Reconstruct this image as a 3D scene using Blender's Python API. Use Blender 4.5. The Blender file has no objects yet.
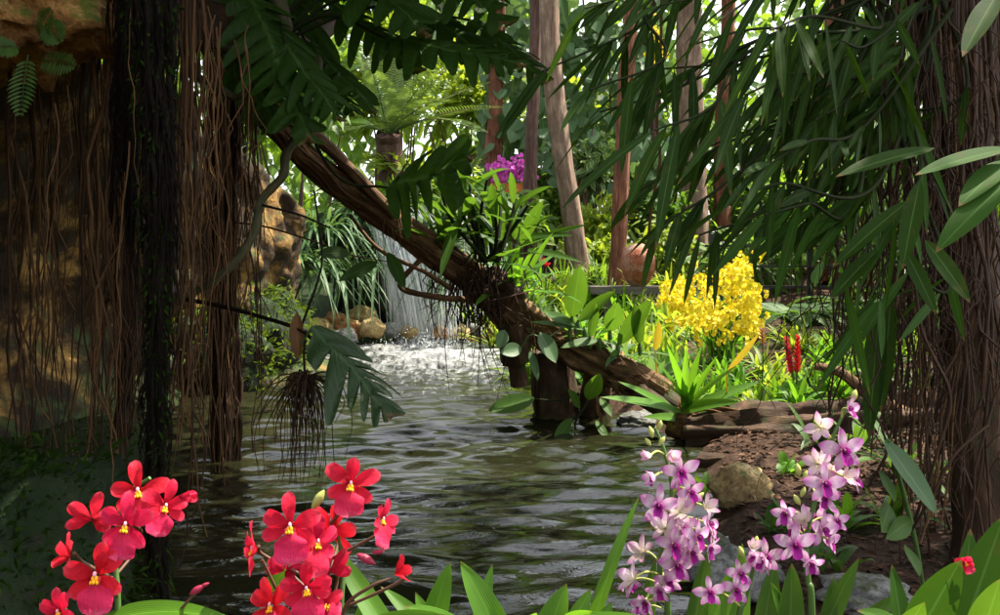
import bpy, math, random
import numpy as np
from mathutils import Vector, Matrix, noise as mnoise

random.seed(7)
rng = np.random.default_rng(11)
sc = bpy.context.scene
COL = sc.collection
PI = math.pi
H = 1.25          # eye height above the pond
HOR = 250.0       # image row of the horizon


def P(px, py, Y):
    """world point seen at photo pixel (px, py) at distance Y"""
    return np.array([(px - 500.0) * Y / 1000.0, Y, H - (py - HOR) * Y / 1000.0])


def nrm(v):
    v = np.asarray(v, float)
    n = np.linalg.norm(v, axis=-1, keepdims=True)
    return v / np.maximum(n, 1e-9)


# ------------------------------------------------------------------ mesh builder
class MB:
    def __init__(self):
        self.v, self.f, self.uv, self.n = [], [], [], 0

    def add(self, v, f, uv):
        v = np.asarray(v, float).reshape(-1, 3)
        self.v.append(v)
        self.f.append(np.asarray(f, int).reshape(-1, 4) + self.n)
        self.uv.append(np.asarray(uv, float).reshape(-1, 2))
        self.n += len(v)


def grid_faces(nr, nc, wrap=False):
    r = np.arange(nr - 1)[:, None]
    if wrap:
        c = np.arange(nc)[None, :]
        c2 = (c + 1) % nc
    else:
        c = np.arange(nc - 1)[None, :]
        c2 = c + 1
    a = r * nc + c
    b = r * nc + c2
    return np.stack([a, b, b + nc, a + nc], -1).reshape(-1, 4)


def build(name, mb, mat, parent=None, smooth=True):
    me = bpy.data.meshes.new(name)
    v = np.concatenate(mb.v)
    f = np.concatenate(mb.f)
    uv = np.concatenate(mb.uv)
    me.vertices.add(len(v))
    me.vertices.foreach_set('co', v.astype(np.float32).ravel())
    me.loops.add(len(f) * 4)
    me.loops.foreach_set('vertex_index', f.astype(np.int32).ravel())
    me.polygons.add(len(f))
    me.polygons.foreach_set('loop_start', (np.arange(len(f)) * 4).astype(np.int32))
    me.polygons.foreach_set('loop_total', np.full(len(f), 4, np.int32))
    me.polygons.foreach_set('use_smooth', np.full(len(f), bool(smooth)))
    ul = me.uv_layers.new(name='UVMap')
    ul.data.foreach_set('uv', uv[f.ravel()].astype(np.float32).ravel())
    me.update(calc_edges=True)
    me.validate()
    me.materials.append(mat)
    o = bpy.data.objects.new(name, me)
    COL.objects.link(o)
    if parent is not None:
        o.parent = parent
        if parent.type == 'EMPTY':
            o.matrix_parent_inverse = Matrix.Translation(-parent.location)
    return o


def thing(name, label, cat, loc=(0, 0, 0), group=None):
    o = bpy.data.objects.new(name, None)
    o.empty_display_size = 0.1
    COL.objects.link(o)
    o.location = Vector([float(c) for c in loc])
    return tag(o, label, cat, group)


def tag(o, label, cat, group=None):
    o['label'] = label
    o['category'] = cat
    if group:
        o['group'] = group
    return o


# ------------------------------------------------------------------ shapes
def _lance(t):
    return (np.clip(t, 0, 1) ** 0.75 * np.clip(1 - t, 0, 1) ** 0.85) / 0.345
def _strap(t):
    return np.minimum(1, 0.45 + t * 3.0) * np.clip(1 - t ** 3.2, 0.01, 1)
def _oval(t):
    return np.sin(PI * np.clip(t, 0, 1) ** 0.9) ** 0.75
def _heart(t):
    return np.clip(np.sin(PI * np.clip(t, 0, 1) ** 0.55), 0, 1) ** 0.8
def _obov(t):
    return np.clip(0.22 + 0.95 * np.sin(PI * 0.5 * np.clip(t / 0.68, 0, 1)) ** 1.3, 0, 1.1) * np.sqrt(np.clip(1 - np.clip((t - 0.6) / 0.4, 0, 1) ** 2.4, 0, 1))
def _lip(t):
    return np.where(t < 0.25, 0.28 + 0.3 * t, np.clip(0.28 + 1.0 * np.sin(PI * 0.5 * np.clip((t - 0.2) / 0.4, 0, 1)), 0, 1)) * np.sqrt(np.clip(1 - np.clip((t - 0.72) / 0.28, 0, 1) ** 3, 0, 1))
def _petal(t):
    return np.sin(PI * np.clip(t, 0, 1) ** 1.05) ** 0.7 * (1 - 0.15 * t)
PROF = dict(lance=_lance, strap=_strap, oval=_oval, heart=_heart, obov=_obov, lip=_lip, petal=_petal)


def leaves(mb, base, d, n, L, W, droop=0.2, prof='lance', segs=6, nx=2, fold=0.2, bend=0.0, wave=0.0, notch=0.0):
    """N leaf blades at once; all arguments broadcast over N"""
    base = np.atleast_2d(base).astype(float)
    N = len(base)
    d = nrm(np.broadcast_to(np.atleast_2d(d), (N, 3)))
    n = np.broadcast_to(np.atleast_2d(n), (N, 3))
    side = nrm(np.cross(d, n) + 1e-6)
    n = nrm(np.cross(side, d))
    L = np.broadcast_to(np.asarray(L, float), (N,))[:, None, None]
    W = np.broadcast_to(np.asarray(W, float), (N,))[:, None, None]
    droop = np.broadcast_to(np.asarray(droop, float), (N,))[:, None, None]
    bend = np.broadcast_to(np.asarray(bend, float), (N,))[:, None, None]
    t = np.linspace(0, 1, segs + 1)
    tt = t[None, :, None]
    Z = np.array([0, 0, 1.0])
    mid = base[:, None] + d[:, None] * L * tt - Z * droop * L * tt ** 2 - n[:, None] * bend * L * tt ** 2
    tan = nrm(d[:, None] - Z * 2 * droop * tt - n[:, None] * 2 * bend * tt)
    nor = nrm(np.cross(side[:, None], tan))
    w = np.maximum(PROF[prof](t), 0.012)[None, :, None] * W * 0.5
    us = np.linspace(-1, 1, nx + 1)
    ph = rng.uniform(0, 6.28, (N, 1, 1))
    out = np.empty((N, segs + 1, nx + 1, 3))
    for j, u in enumerate(us):
        wv = wave * W * np.sin(tt * 9 + ph + u * 1.5) * abs(u)
        p = mid + side[:, None] * (u * w) + nor * (fold * abs(u) ** 1.4 * w + wv)
        if notch:
            p = p - tan * (notch * L * (1 - abs(u)) ** 1.5 * np.clip((tt - 0.7) / 0.3, 0, 1) ** 2)
        out[:, :, j] = p
    m = (segs + 1) * (nx + 1)
    f = grid_faces(segs + 1, nx + 1)
    F = (f[None] + (np.arange(N) * m)[:, None, None]).reshape(-1, 4)
    uv = np.stack(np.broadcast_arrays((us[None, :] + 1) / 2, t[:, None]), -1).reshape(1, m, 2)
    mb.add(out.reshape(-1, 3), F, np.broadcast_to(uv, (N, m, 2)))


def lobed_leaf(mb, base, d, n, L, W, lobes=6, cut=0.22, fwd=0.55, droop=0.2, bend=0.0, side_droop=0.25, base_w=0.75):
    """one pinnately cut blade (philodendron / monstera) as one sheet"""
    base = np.asarray(base, float)
    d = nrm(d)
    side = nrm(np.cross(d, n))
    n = nrm(np.cross(side, d))
    S, nx = lobes * 24, 10
    t = np.linspace(0, 1, S + 1)
    env = np.where(t < 0.25, base_w + (1 - base_w) * t / 0.25, np.cos((t - 0.25) / 0.75 * PI * 0.47) ** 0.8)
    Z = np.array([0, 0, 1.0])
    rows = []
    us = np.linspace(-1, 1, nx + 1)
    pl, pr = random.random() * 0.5, random.random() * 0.5 + 0.3
    for sgn in (0, 1):
        ph = (pl, pr)[sgn]
        tw_ = t + .35 / lobes * np.sin(t * 7 + ph * 20)
        x = (tw_ * lobes + ph) % 1.0
        lob = np.clip(1 - (np.abs(x - 0.5) / 0.44) ** 2.6, 0, 1) ** 0.6
        k = np.floor(tw_ * lobes + ph)
        var = 0.84 + 0.24 * np.sin(k * 2.3 + ph * 9)
        wh = env * (cut + (1 - cut) * lob * var)
        wh = wh * np.clip((1 - t) / 0.04, 0.03, 1)
        rows.append(wh)
    V = np.empty((S + 1, nx + 1, 3))
    for j, u in enumerate(us):
        wh = rows[0] if u < 0 else rows[1]
        a = abs(u) * wh * W * 0.5
        fw = fwd * (0.5 + 0.8 * t)
        p = base + d * (L * t)[:, None] - Z * (droop * L * t ** 2)[:, None] - n * (bend * L * t ** 2)[:, None]
        p = p + side * (np.sign(u) * a)[:, None] + d * (a * fw * 1.1)[:, None]
        p = p - Z * (side_droop * a ** 2 / (W * 0.5))[:, None] + n * (0.06 * W * abs(u) * np.sin(t * lobes * 6.28 + u * 2) + .05 * W * np.sin(t * 9 + u * 4 + pl * 20))[:, None] * 0.5
        V[:, j] = p
    uv = np.stack(np.broadcast_arrays((us[None, :] + 1) / 2, t[:, None]), -1)
    mb.add(V, grid_faces(S + 1, nx + 1), uv)


def catmull(pts, n):
    pts = np.asarray(pts, float)
    if len(pts) == 2:
        t = np.linspace(0, 1, n)[:, None]
        return pts[0] * (1 - t) + pts[1] * t
    p = np.vstack([2 * pts[0] - pts[1], pts, 2 * pts[-1] - pts[-2]])
    s = np.linspace(0, len(pts) - 1 - 1e-6, n)
    i = s.astype(int)
    t = (s - i)[:, None]
    a, b, c, e = p[i], p[i + 1], p[i + 2], p[i + 3]
    return 0.5 * (2 * b + (c - a) * t + (2 * a - 5 * b + 4 * c - e) * t ** 2 + (3 * b - a - 3 * c + e) * t ** 3)


def tube(mb, pts, r, sides=6, bark=0.0, freq=3.0, seed=0.0, flat=1.0):
    pts = np.asarray(pts, float)
    M = len(pts)
    r = np.broadcast_to(np.asarray(r, float), (M,))
    tan = nrm(np.gradient(pts, axis=0))
    ref = np.array([0.31, 0.95, 0.1]) if abs(nrm(pts[-1] - pts[0])[1]) < 0.8 else np.array([1.0, 0.1, 0.2])
    a = nrm(np.cross(tan, ref))
    b = np.cross(tan, a)
    th = np.linspace(0, 2 * PI, sides, endpoint=False)
    ln = np.concatenate([[0], np.cumsum(np.linalg.norm(np.diff(pts, axis=0), axis=1))])
    R = np.repeat(r[:, None], sides, 1)
    if bark > 0:
        D = np.empty((M, sides))
        for i in range(M):
            for j in range(sides):
                q = Vector((math.cos(th[j]) * freq, math.sin(th[j]) * freq, ln[i] * freq * 0.45 / max(r[0], 0.02) * 0.12 + seed))
                D[i, j] = mnoise.fractal(q, 0.9, 2.1, 4) + 0.5 * abs(mnoise.noise(q * 2.7))
        R = R * (1 + bark * D)
    V = pts[:, None] + (a[:, None] * np.cos(th)[None, :, None] + flat * b[:, None] * np.sin(th)[None, :, None]) * R[..., None]
    uv = np.stack(np.broadcast_arrays((th / (2 * PI))[None, :], ln[:, None]), -1)
    mb.add(V, grid_faces(M, sides, wrap=True), uv)
    # end caps: a tiny closing ring
    for k, q in ((0, -1), (M - 1, 1)):
        c = pts[k] + tan[k] * r[k] * 0.25 * q
        ring = V[k]
        inner = c + (ring - pts[k]) * 0.03
        mb.add(np.vstack([ring, inner]), grid_faces(2, sides, wrap=True)[:, ::-1 if q < 0 else 1], np.vstack([uv[k], uv[k]]))


def blob(mb, c, rad, seed=0, amp=0.0, freq=1.5, nu=16, nv=10, axes=None, flat_bottom=None):
    c = np.asarray(c, float)
    rad = np.broadcast_to(np.asarray(rad, float), (3,))
    ph = np.linspace(0.02, PI - 0.02, nv)
    th = np.linspace(0, 2 * PI, nu, endpoint=False)
    s = np.stack([np.sin(ph)[:, None] * np.cos(th)[None], np.sin(ph)[:, None] * np.sin(th)[None], np.broadcast_to(np.cos(ph)[:, None], (nv, nu))], -1)
    if amp:
        k = np.empty((nv, nu))
        for i in range(nv):
            for j in range(nu):
                q = Vector(s[i, j]) * freq + Vector((seed * 3.7, seed * 1.3, seed))
                k[i, j] = mnoise.fractal(q, 0.9, 2.0, 5) + 0.6 * (0.3 - abs(mnoise.noise(q * 1.3)))
        sp = s * (1 + amp * k)[..., None]
    else:
        sp = s
    v = sp * rad
    if axes is not None:
        v = v @ np.asarray(axes)
    if flat_bottom is not None:
        v[..., 2] = np.maximum(v[..., 2], flat_bottom)
    uv = np.stack(np.broadcast_arrays((th / (2 * PI))[None], (ph / PI)[:, None]), -1)
    mb.add(v + c, grid_faces(nv, nu, wrap=True), uv)


def box(mb, c, size, rz=0.0):
    c = np.asarray(c, float)
    sx, sy, sz = [s / 2 for s in size]
    v = np.array([[x, y, z] for z in (-sz, sz) for y in (-sy, sy) for x in (-sx, sx)])
    cr, sr = math.cos(rz), math.sin(rz)
    v = np.stack([v[:, 0] * cr - v[:, 1] * sr, v[:, 0] * sr + v[:, 1] * cr, v[:, 2]], -1) + c
    f = [[0, 2, 3, 1], [4, 5, 7, 6], [0, 1, 5, 4], [2, 6, 7, 3], [0, 4, 6, 2], [1, 3, 7, 5]]
    # separate the faces so that edges stay sharp
    V = np.concatenate([v[q] for q in f])
    mb.add(V, np.arange(24).reshape(6, 4), np.tile([[0, 0], [1, 0], [1, 1], [0, 1]], (6, 1)))


def rand_dirs(N, elo, ehi, az0=0.0, az1=2 * PI):
    az = rng.uniform(az0, az1, N)
    el = np.radians(rng.uniform(elo, ehi, N))
    return np.stack([np.cos(az) * np.cos(el), np.sin(az) * np.cos(el), np.sin(el)], -1)


UP = np.array([0, 0, 1.0])


def strap_clump(mb, c, N, L, W, elo=35, ehi=85, droop=0.5, spread=0.05, prof='strap', segs=7, fold=0.25, az0=0.0, az1=2 * PI):
    d = rand_dirs(N, elo, ehi, az0, az1)
    b = np.asarray(c) + np.stack([rng.normal(0, spread, N), rng.normal(0, spread, N), np.zeros(N)], -1)
    LL = L * rng.uniform(0.6, 1.1, N)
    leaves(mb, b, d, UP + rng.normal(0, .1, (N, 3)), LL, W * rng.uniform(0.75, 1.15, N), droop * rng.uniform(0.5, 1.4, N), prof, segs, 2, fold)


def frond(mb, base, d, L, droop, lw, ll, N, stem_mb=None, up=UP, sweep=0.45, r=0.006):
    base = np.asarray(base, float)
    d = nrm(d)
    t = np.linspace(0.12, 0.98, N)
    mid = base + d * (L * t)[:, None] - UP * (droop * L * t ** 2)[:, None]
    tan = nrm(d - UP * (2 * droop * t)[:, None])
    side = nrm(np.cross(d, up))
    nor = nrm(np.cross(side, tan))
    sh = np.sin(PI * np.clip(t * 0.86 + 0.1, 0, 1)) ** 0.7 * ll
    for s in (-1, 1):
        dd = nrm(side * s + tan * sweep + nor * 0.25)
        leaves(mb, mid, dd, nor, sh * rng.uniform(.9, 1.08, N), lw, 0.18, 'lance', 4, 2, 0.3)
    tt = np.linspace(0, 1, 14)
    pts = base + d * (L * tt)[:, None] - UP * (droop * L * tt ** 2)[:, None]
    tube(stem_mb if stem_mb is not None else mb, pts, r * (1.1 - tt), 5)


# ------------------------------------------------------------------ materials
def new_mat(name):
    m = bpy.data.materials.new(name)
    m.use_nodes = True
    nt = m.node_tree
    for n in list(nt.nodes):
        nt.nodes.remove(n)
    out = nt.nodes.new('ShaderNodeOutputMaterial')
    return m, nt, out


class G:
    """tiny node-graph helper"""
    def __init__(self, nt):
        self.nt = nt

    def n(self, typ, **kw):
        nd = self.nt.nodes.new('ShaderNode' + typ)
        for k, v in kw.items():
            if k in nd.inputs.keys():
                if isinstance(v, bpy.types.NodeSocket):
                    self.nt.links.new(v, nd.inputs[k])
                else:
                    nd.inputs[k].default_value = v
            else:
                setattr(nd, k, v)
        return nd

    def link(self, a, b):
        self.nt.links.new(a, b)

    def mix(self, fac, a, b, blend='MIX'):
        nd = self.nt.nodes.new('ShaderNodeMix')
        nd.data_type = 'RGBA'
        nd.blend_type = blend
        for i, v in ((0, fac), (6, a), (7, b)):
            if isinstance(v, bpy.types.NodeSocket):
                self.link(v, nd.inputs[i])
            else:
                nd.inputs[i].default_value = v if i == 0 else (*v[:3], 1)
        return nd.outputs[2]

    def math(self, op, a, b=0.0, c=0.0, clamp=False):
        nd = self.nt.nodes.new('ShaderNodeMath')
        nd.operation = op
        nd.use_clamp = clamp
        for i, v in enumerate((a, b, c)):
            if isinstance(v, bpy.types.NodeSocket):
                self.link(v, nd.inputs[i])
            else:
                nd.inputs[i].default_value = v
        return nd.outputs[0]

    def ramp(self, fac, stops, interp='LINEAR'):
        nd = self.nt.nodes.new('ShaderNodeValToRGB')
        cr = nd.color_ramp
        cr.interpolation = interp
        while len(cr.elements) < len(stops):
            cr.elements.new(0.5)
        for e, (p, c) in zip(cr.elements, stops):
            e.position = p
            e.color = (*c[:3], 1) if not isinstance(c, (int, float)) else (c, c, c, 1)
        self.link(fac, nd.inputs[0])
        return nd.outputs[0]

    def noise(self, scale, detail=4, rough=0.55, vec=None, dist=0.0):
        nd = self.n('TexNoise')
        nd.inputs['Scale'].default_value = scale
        nd.inputs['Detail'].default_value = detail
        nd.inputs['Roughness'].default_value = rough
        nd.inputs['Distortion'].default_value = dist
        if vec is not None:
            self.link(vec, nd.inputs['Vector'])
        return nd.outputs[0]

    def mapping(self, vec, scale):
        nd = self.n('Mapping')
        self.link(vec, nd.inputs[0])
        nd.inputs['Scale'].default_value = scale
        return nd.outputs[0]


def leaf_mat(name, c1, c2, rough=0.42, trans=0.3, vein=0.25, blotch=None, tcol=None, spec=0.4, edge=None, bump=0.25, ribs=0.0):
    m, nt, out = new_mat(name)
    g = G(nt)
    geo = g.n('NewGeometry')
    rnd = geo.outputs['Random Per Island']
    uv = g.n('TexCoord').outputs['UV']
    obj = g.n('TexCoord').outputs['Object']
    sx = g.n('SeparateXYZ', Vector=uv)
    u, v = sx.outputs[0], sx.outputs[1]
    col = g.mix(rnd, c1, c2)
    nz = g.noise(9, 3, 0.6, obj)
    col = g.mix(g.math('MULTIPLY', nz, 0.55), col, tuple(x * 0.5 for x in c1))
    if blotch:
        bz = g.ramp(g.noise(26, 4, 0.65, obj), [(0.56, 0.0), (0.7, 1.0)])
        col = g.mix(g.math('MULTIPLY', bz, 0.6), col, blotch)
    cu = g.math('ABSOLUTE', g.math('SUBTRACT', u, 0.5))
    if edge:
        col = g.mix(g.ramp(cu, [(0.36, 0.0), (0.42, 1.0)]), col, edge)
    vn = g.ramp(cu, [(0.0, 1.0), (0.05, 0.0)])
    vein_col = tuple(min(1, x * 1.9 + 0.03) for x in c2)  # veins are paler than the blade
    col = g.mix(g.math('MULTIPLY', vn, vein), col, vein_col)
    tip = g.ramp(g.math('ADD', v, g.math('MULTIPLY', nz, 0.10)), [(0.985, 0.0), (1.03, 0.75)])
    tip = g.math('MULTIPLY', tip, g.math('GREATER_THAN', rnd, 0.45))
    col = g.mix(tip, col, (0.15, 0.085, 0.03))
    # lateral veins as slanted ribs in uv space
    wv = g.math('SINE', g.math('ADD', g.math('MULTIPLY', v, 90.0), g.math('MULTIPLY', cu, -70.0)))
    if ribs:
        col = g.mix(g.ramp(wv, [(0.86, 0.0), (0.98, ribs)]), col, vein_col)
    lng = g.math('SINE', g.math('MULTIPLY', u, 75.0))
    hgt = g.math('ADD', g.math('MULTIPLY', lng, 0.4), g.math('MULTIPLY', nz, 1.6))
    hgt = g.math('ADD', hgt, g.math('MULTIPLY', wv, 0.3 if ribs else 0.0))
    bp = g.n('Bump', Strength=bump, Distance=0.004, Height=hgt)
    pb = g.n('BsdfPrincipled')
    g.link(col, pb.inputs['Base Color'])
    pb.inputs['Roughness'].default_value = rough
    pb.inputs['Specular IOR Level'].default_value = spec
    g.link(bp.outputs[0], pb.inputs['Normal'])
    tr = g.n('BsdfTranslucent')
    tc = g.mix(0.5, col, tcol or (min(1, c2[0] * 2.2), min(1, c2[1] * 2.0), c2[2] * 0.7))
    g.link(tc, tr.inputs['Color'])
    ms = g.n('MixShader')
    ms.inputs[0].default_value = trans
    g.link(pb.outputs[0], ms.inputs[1])
    g.link(tr.outputs[0], ms.inputs[2])
    g.link(ms.outputs[0], out.inputs[0])
    return m


def bark_mat(name, dark, mid, light, su=7.0, sv=5.0, rough=0.85, bump=0.8, moss=None, moss_amt=0.5, dist=0.012, spec=0.25):
    m, nt, out = new_mat(name)
    g = G(nt)
    uv = g.n('TexCoord').outputs['UV']
    obj = g.n('TexCoord').outputs['Object']
    fib = g.noise(1.0, 6, 0.65, g.mapping(uv, (su * 2, sv, 1)), 0.6)
    fine = g.noise(1.0, 5, 0.7, g.mapping(uv, (su * 7, sv * 2.4, 1)), 0.3)
    big = g.noise(5.0, 4, 0.6, obj)
    f = g.math('ADD', g.math('MULTIPLY', fib, 0.6), g.math('MULTIPLY', fine, 0.4))
    col = g.ramp(f, [(0.34, dark), (0.5, mid), (0.66, light)])
    col = g.mix(g.ramp(big, [(0.42, 0.0), (0.62, 0.6)]), col, tuple(x * 0.55 for x in mid))
    if moss:
        mz = g.ramp(g.noise(6.5, 6, 0.7, obj), [(0.62 - moss_amt * 0.25, 0.0), (0.72 - moss_amt * 0.2, 1.0)])
        col = g.mix(g.math('MULTIPLY', mz, 0.75), col, moss)
    bp = g.n('Bump', Strength=bump, Distance=dist, Height=f)
    pb = g.n('BsdfPrincipled')
    g.link(col, pb.inputs['Base Color'])
    pb.inputs['Roughness'].default_value = rough
    pb.inputs['Specular IOR Level'].default_value = spec
    g.link(bp.outputs[0], pb.inputs['Normal'])
    g.link(pb.outputs[0], out.inputs[0])
    return m


def rock_mat(name, c1, c2, c3, moss=(0.05, 0.08, 0.015), moss_amt=0.5, scale=2.5, rough=0.85, bump=1.0):
    m, nt, out = new_mat(name)
    g = G(nt)
    obj = g.n('TexCoord').outputs['Object']
    geo = g.n('NewGeometry')
    n1 = g.noise(scale, 8, 0.65, obj, 0.4)
    n2 = g.noise(scale * 7, 6, 0.7, obj)
    st = g.noise(scale * 1.6, 6, 0.7, g.mapping(obj, (1.6, 1.6, 0.35)))
    col = g.ramp(n1, [(0.36, c1), (0.5, c2), (0.66, c3)])
    col = g.mix(g.ramp(n2, [(0.4, 0.55), (0.55, 0.0)]), col, tuple(x * 0.45 for x in c1))
    col = g.mix(g.ramp(st, [(0.56, 0.0), (0.7, 0.8)]), col, tuple(x * 0.3 for x in c1))
    nz = g.n('SeparateXYZ', Vector=geo.outputs['Normal']).outputs[2]
    mk = g.math('ADD', g.math('MULTIPLY', nz, 0.22), g.noise(scale * 1.9, 6, 0.7, obj))
    mm = g.ramp(mk, [(0.74 - moss_amt * 0.3, 0.0), (0.86 - moss_amt * 0.3, 1.0)])
    mc = g.mix(n2, tuple(x * 0.6 for x in moss), tuple(x * 1.7 for x in moss))
    col = g.mix(g.math('MULTIPLY', mm, 0.9), col, mc)
    h = g.math('ADD', n1, g.math('MULTIPLY', n2, 0.6))
    bp = g.n('Bump', Strength=bump, Distance=0.03, Height=h)
    pb = g.n('BsdfPrincipled')
    g.link(col, pb.inputs['Base Color'])
    pb.inputs['Roughness'].default_value = rough
    pb.inputs['Specular IOR Level'].default_value = 0.25
    g.link(bp.outputs[0], pb.inputs['Normal'])
    g.link(pb.outputs[0], out.inputs[0])
    return m


def petal_mat(name, stops, trans=0.35, rough=0.5, along=True, streak=0.25, streak_col=(0.3, 0, 0.05), spec=0.25):
    m, nt, out = new_mat(name)
    g = G(nt)
    uv = g.n('TexCoord').outputs['UV']
    obj = g.n('TexCoord').outputs['Object']
    sx = g.n('SeparateXYZ', Vector=uv)
    fac = sx.outputs[1]
    fac = g.math('ADD', fac, g.math('MULTIPLY', g.math('SUBTRACT', g.noise(70, 3, 0.6, obj), 0.5), 0.35), clamp=True)
    col = g.ramp(fac, stops)
    ln = g.noise(1.0, 3, 0.6, g.mapping(uv, (26, 1.6, 1)))
    col = g.mix(g.ramp(ln, [(0.5, 0.0), (0.68, streak)]), col, streak_col)
    rnd = g.n('NewGeometry').outputs['Random Per Island']
    hv = g.n('HueSaturation')
    g.link(g.math('ADD', g.math('MULTIPLY', rnd, 0.3), 0.82), hv.inputs['Value'])
    g.link(g.math('MULTIPLY_ADD', g.n('ObjectInfo').outputs['Random'], .010, .494), hv.inputs['Hue'])
    g.link(col, hv.inputs['Color'])
    col = hv.outputs[0]
    bp = g.n('Bump', Strength=0.6, Distance=0.003, Height=g.math('ADD', ln, g.noise(120, 3, 0.6, obj)))
    pb = g.n('BsdfPrincipled')
    g.link(col, pb.inputs['Base Color'])
    pb.inputs['Roughness'].default_value = rough
    pb.inputs['Specular IOR Level'].default_value = spec
    pb.inputs['Sheen Weight'].default_value = 0.0
    g.link(bp.outputs[0], pb.inputs['Normal'])
    tr = g.n('BsdfTranslucent')
    g.link(col, tr.inputs['Color'])
    ms = g.n('MixShader')
    ms.inputs[0].default_value = trans
    g.link(pb.outputs[0], ms.inputs[1])
    g.link(tr.outputs[0], ms.inputs[2])
    g.link(ms.outputs[0], out.inputs[0])
    return m


def plain_mat(name, c, rough=0.6, spec=0.3, var=0.35, scale=30, bump=0.3):
    m, nt, out = new_mat(name)
    g = G(nt)
    obj = g.n('TexCoord').outputs['Object']
    nz = g.noise(scale, 5, 0.65, obj)
    col = g.mix(nz, tuple(x * (1 - var) for x in c), tuple(min(1, x * (1 + var)) for x in c))
    bp = g.n('Bump', Strength=bump, Distance=0.004, Height=nz)
    pb = g.n('BsdfPrincipled')
    g.link(col, pb.inputs['Base Color'])
    pb.inputs['Roughness'].default_value = rough
    pb.inputs['Specular IOR Level'].default_value = spec
    g.link(bp.outputs[0], pb.inputs['Normal'])
    g.link(pb.outputs[0], out.inputs[0])
    return m


M = {}
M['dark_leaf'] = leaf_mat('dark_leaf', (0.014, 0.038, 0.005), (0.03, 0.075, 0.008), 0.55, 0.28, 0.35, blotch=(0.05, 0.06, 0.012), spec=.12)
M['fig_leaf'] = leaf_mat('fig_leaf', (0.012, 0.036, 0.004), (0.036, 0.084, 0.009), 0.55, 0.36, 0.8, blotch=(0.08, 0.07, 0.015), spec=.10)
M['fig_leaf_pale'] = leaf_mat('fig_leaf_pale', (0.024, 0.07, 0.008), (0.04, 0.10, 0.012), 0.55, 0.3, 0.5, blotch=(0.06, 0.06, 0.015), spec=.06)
M['philo'] = leaf_mat('philo', (0.018, 0.052, 0.007), (0.034, 0.082, 0.010), 0.5, 0.35, 0.6, ribs=0.25, spec=.14)
M['philo_grey'] = leaf_mat('philo_grey', (0.022, 0.055, 0.014), (0.036, 0.075, 0.02), 0.5, 0.2, 0.5, ribs=0.3, blotch=(0.09, 0.10, 0.07))
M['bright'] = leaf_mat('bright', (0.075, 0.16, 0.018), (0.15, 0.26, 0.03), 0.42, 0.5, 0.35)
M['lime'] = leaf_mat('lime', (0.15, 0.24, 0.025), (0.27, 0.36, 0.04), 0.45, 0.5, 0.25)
M['mid'] = leaf_mat('mid', (0.035, 0.10, 0.010), (0.08, 0.17, 0.02), 0.45, 0.4, 0.35, spec=.2)
M['strap'] = leaf_mat('strap', (0.07, 0.20, 0.014), (0.13, 0.29, 0.025), 0.42, 0.45, 0.3, spec=.25)
M['varieg'] = leaf_mat('varieg', (0.07, 0.16, 0.03), (0.12, 0.22, 0.05), 0.4, 0.35, 0.2, edge=(0.36, 0.42, 0.2))
M['silver'] = leaf_mat('silver', (0.06, 0.14, 0.05), (0.12, 0.21, 0.085), 0.4, 0.35, 0.4, spec=.3)
M['fern'] = leaf_mat('fern', (0.05, 0.12, 0.02), (0.09, 0.18, 0.03), 0.5, 0.38, 0.2)
M['cycad'] = leaf_mat('cycad', (0.07, 0.14, 0.03), (0.14, 0.22, 0.06), 0.35, 0.3, 0.2)
M['yellow_leaf'] = leaf_mat('yellow_leaf', (0.55, 0.42, 0.03), (0.6, 0.36, 0.04), 0.45, 0.35, 0.1)
M['brown_leaf'] = leaf_mat('brown_leaf', (0.12, 0.06, 0.02), (0.2, 0.09, 0.03), 0.6, 0.2, 0.3)
M['log'] = bark_mat('log_bark', (0.022, 0.012, 0.006), (0.14, 0.073, 0.033), (0.42, 0.28, 0.14), 6, 3.0, 0.85, 1.0, moss=(0.06, 0.07, 0.015), moss_amt=0.15, dist=0.02)
M['log_dark'] = bark_mat('log_dark', (0.012, 0.008, 0.005), (0.062, 0.033, 0.018), (0.19, 0.11, 0.06), 6, 4, 0.8, 1.0, moss=(0.03, 0.045, 0.01), moss_amt=0.4, dist=0.02)
M['root'] = bark_mat('root_bark', (0.008, 0.0045, 0.0025), (0.042, 0.020, 0.009), (0.135, 0.064, 0.025), 3, 9, 0.75, 0.6, dist=0.004)
M['root_light'] = bark_mat('root_light', (0.022, 0.011, 0.005), (0.115, 0.056, 0.02), (0.29, 0.155, 0.055), 3, 9, 0.75, 0.6, dist=0.004)
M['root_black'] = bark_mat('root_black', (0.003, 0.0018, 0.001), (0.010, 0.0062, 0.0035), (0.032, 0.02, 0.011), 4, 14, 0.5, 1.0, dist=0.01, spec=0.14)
M['liana'] = bark_mat('liana_bark', (0.02, 0.025, 0.01), (0.07, 0.07, 0.03), (0.15, 0.12, 0.055), 3, 7, 0.6, 0.6, dist=0.005)
M['trunk_red'] = bark_mat('trunk_red', (0.05, 0.02, 0.012), (0.17, 0.065, 0.035), (0.33, 0.16, 0.09), 5, 2.0, 0.9, 1.0, dist=0.02)
M['trunk_grey'] = bark_mat('trunk_grey', (0.06, 0.04, 0.028), (0.2, 0.13, 0.09), (0.38, 0.29, 0.21), 6, 2.0, 0.9, 1.0, dist=0.02)
M['trunk_dark'] = bark_mat('trunk_dark', (0.035, 0.02, 0.017), (0.11, 0.06, 0.048), (0.22, 0.14, 0.11), 6, 2.0, 0.9, 1.0, dist=0.02)
M['stalk'] = plain_mat('stalk', (0.06, 0.12, 0.025), 0.45, 0.35)
M['stalk_dark'] = plain_mat('stalk_dark', (0.016, 0.022, 0.007), 0.75, 0.08)
M['stalk_brown'] = plain_mat('stalk_brown', (0.10, 0.05, 0.03), 0.55, 0.3)
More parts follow.
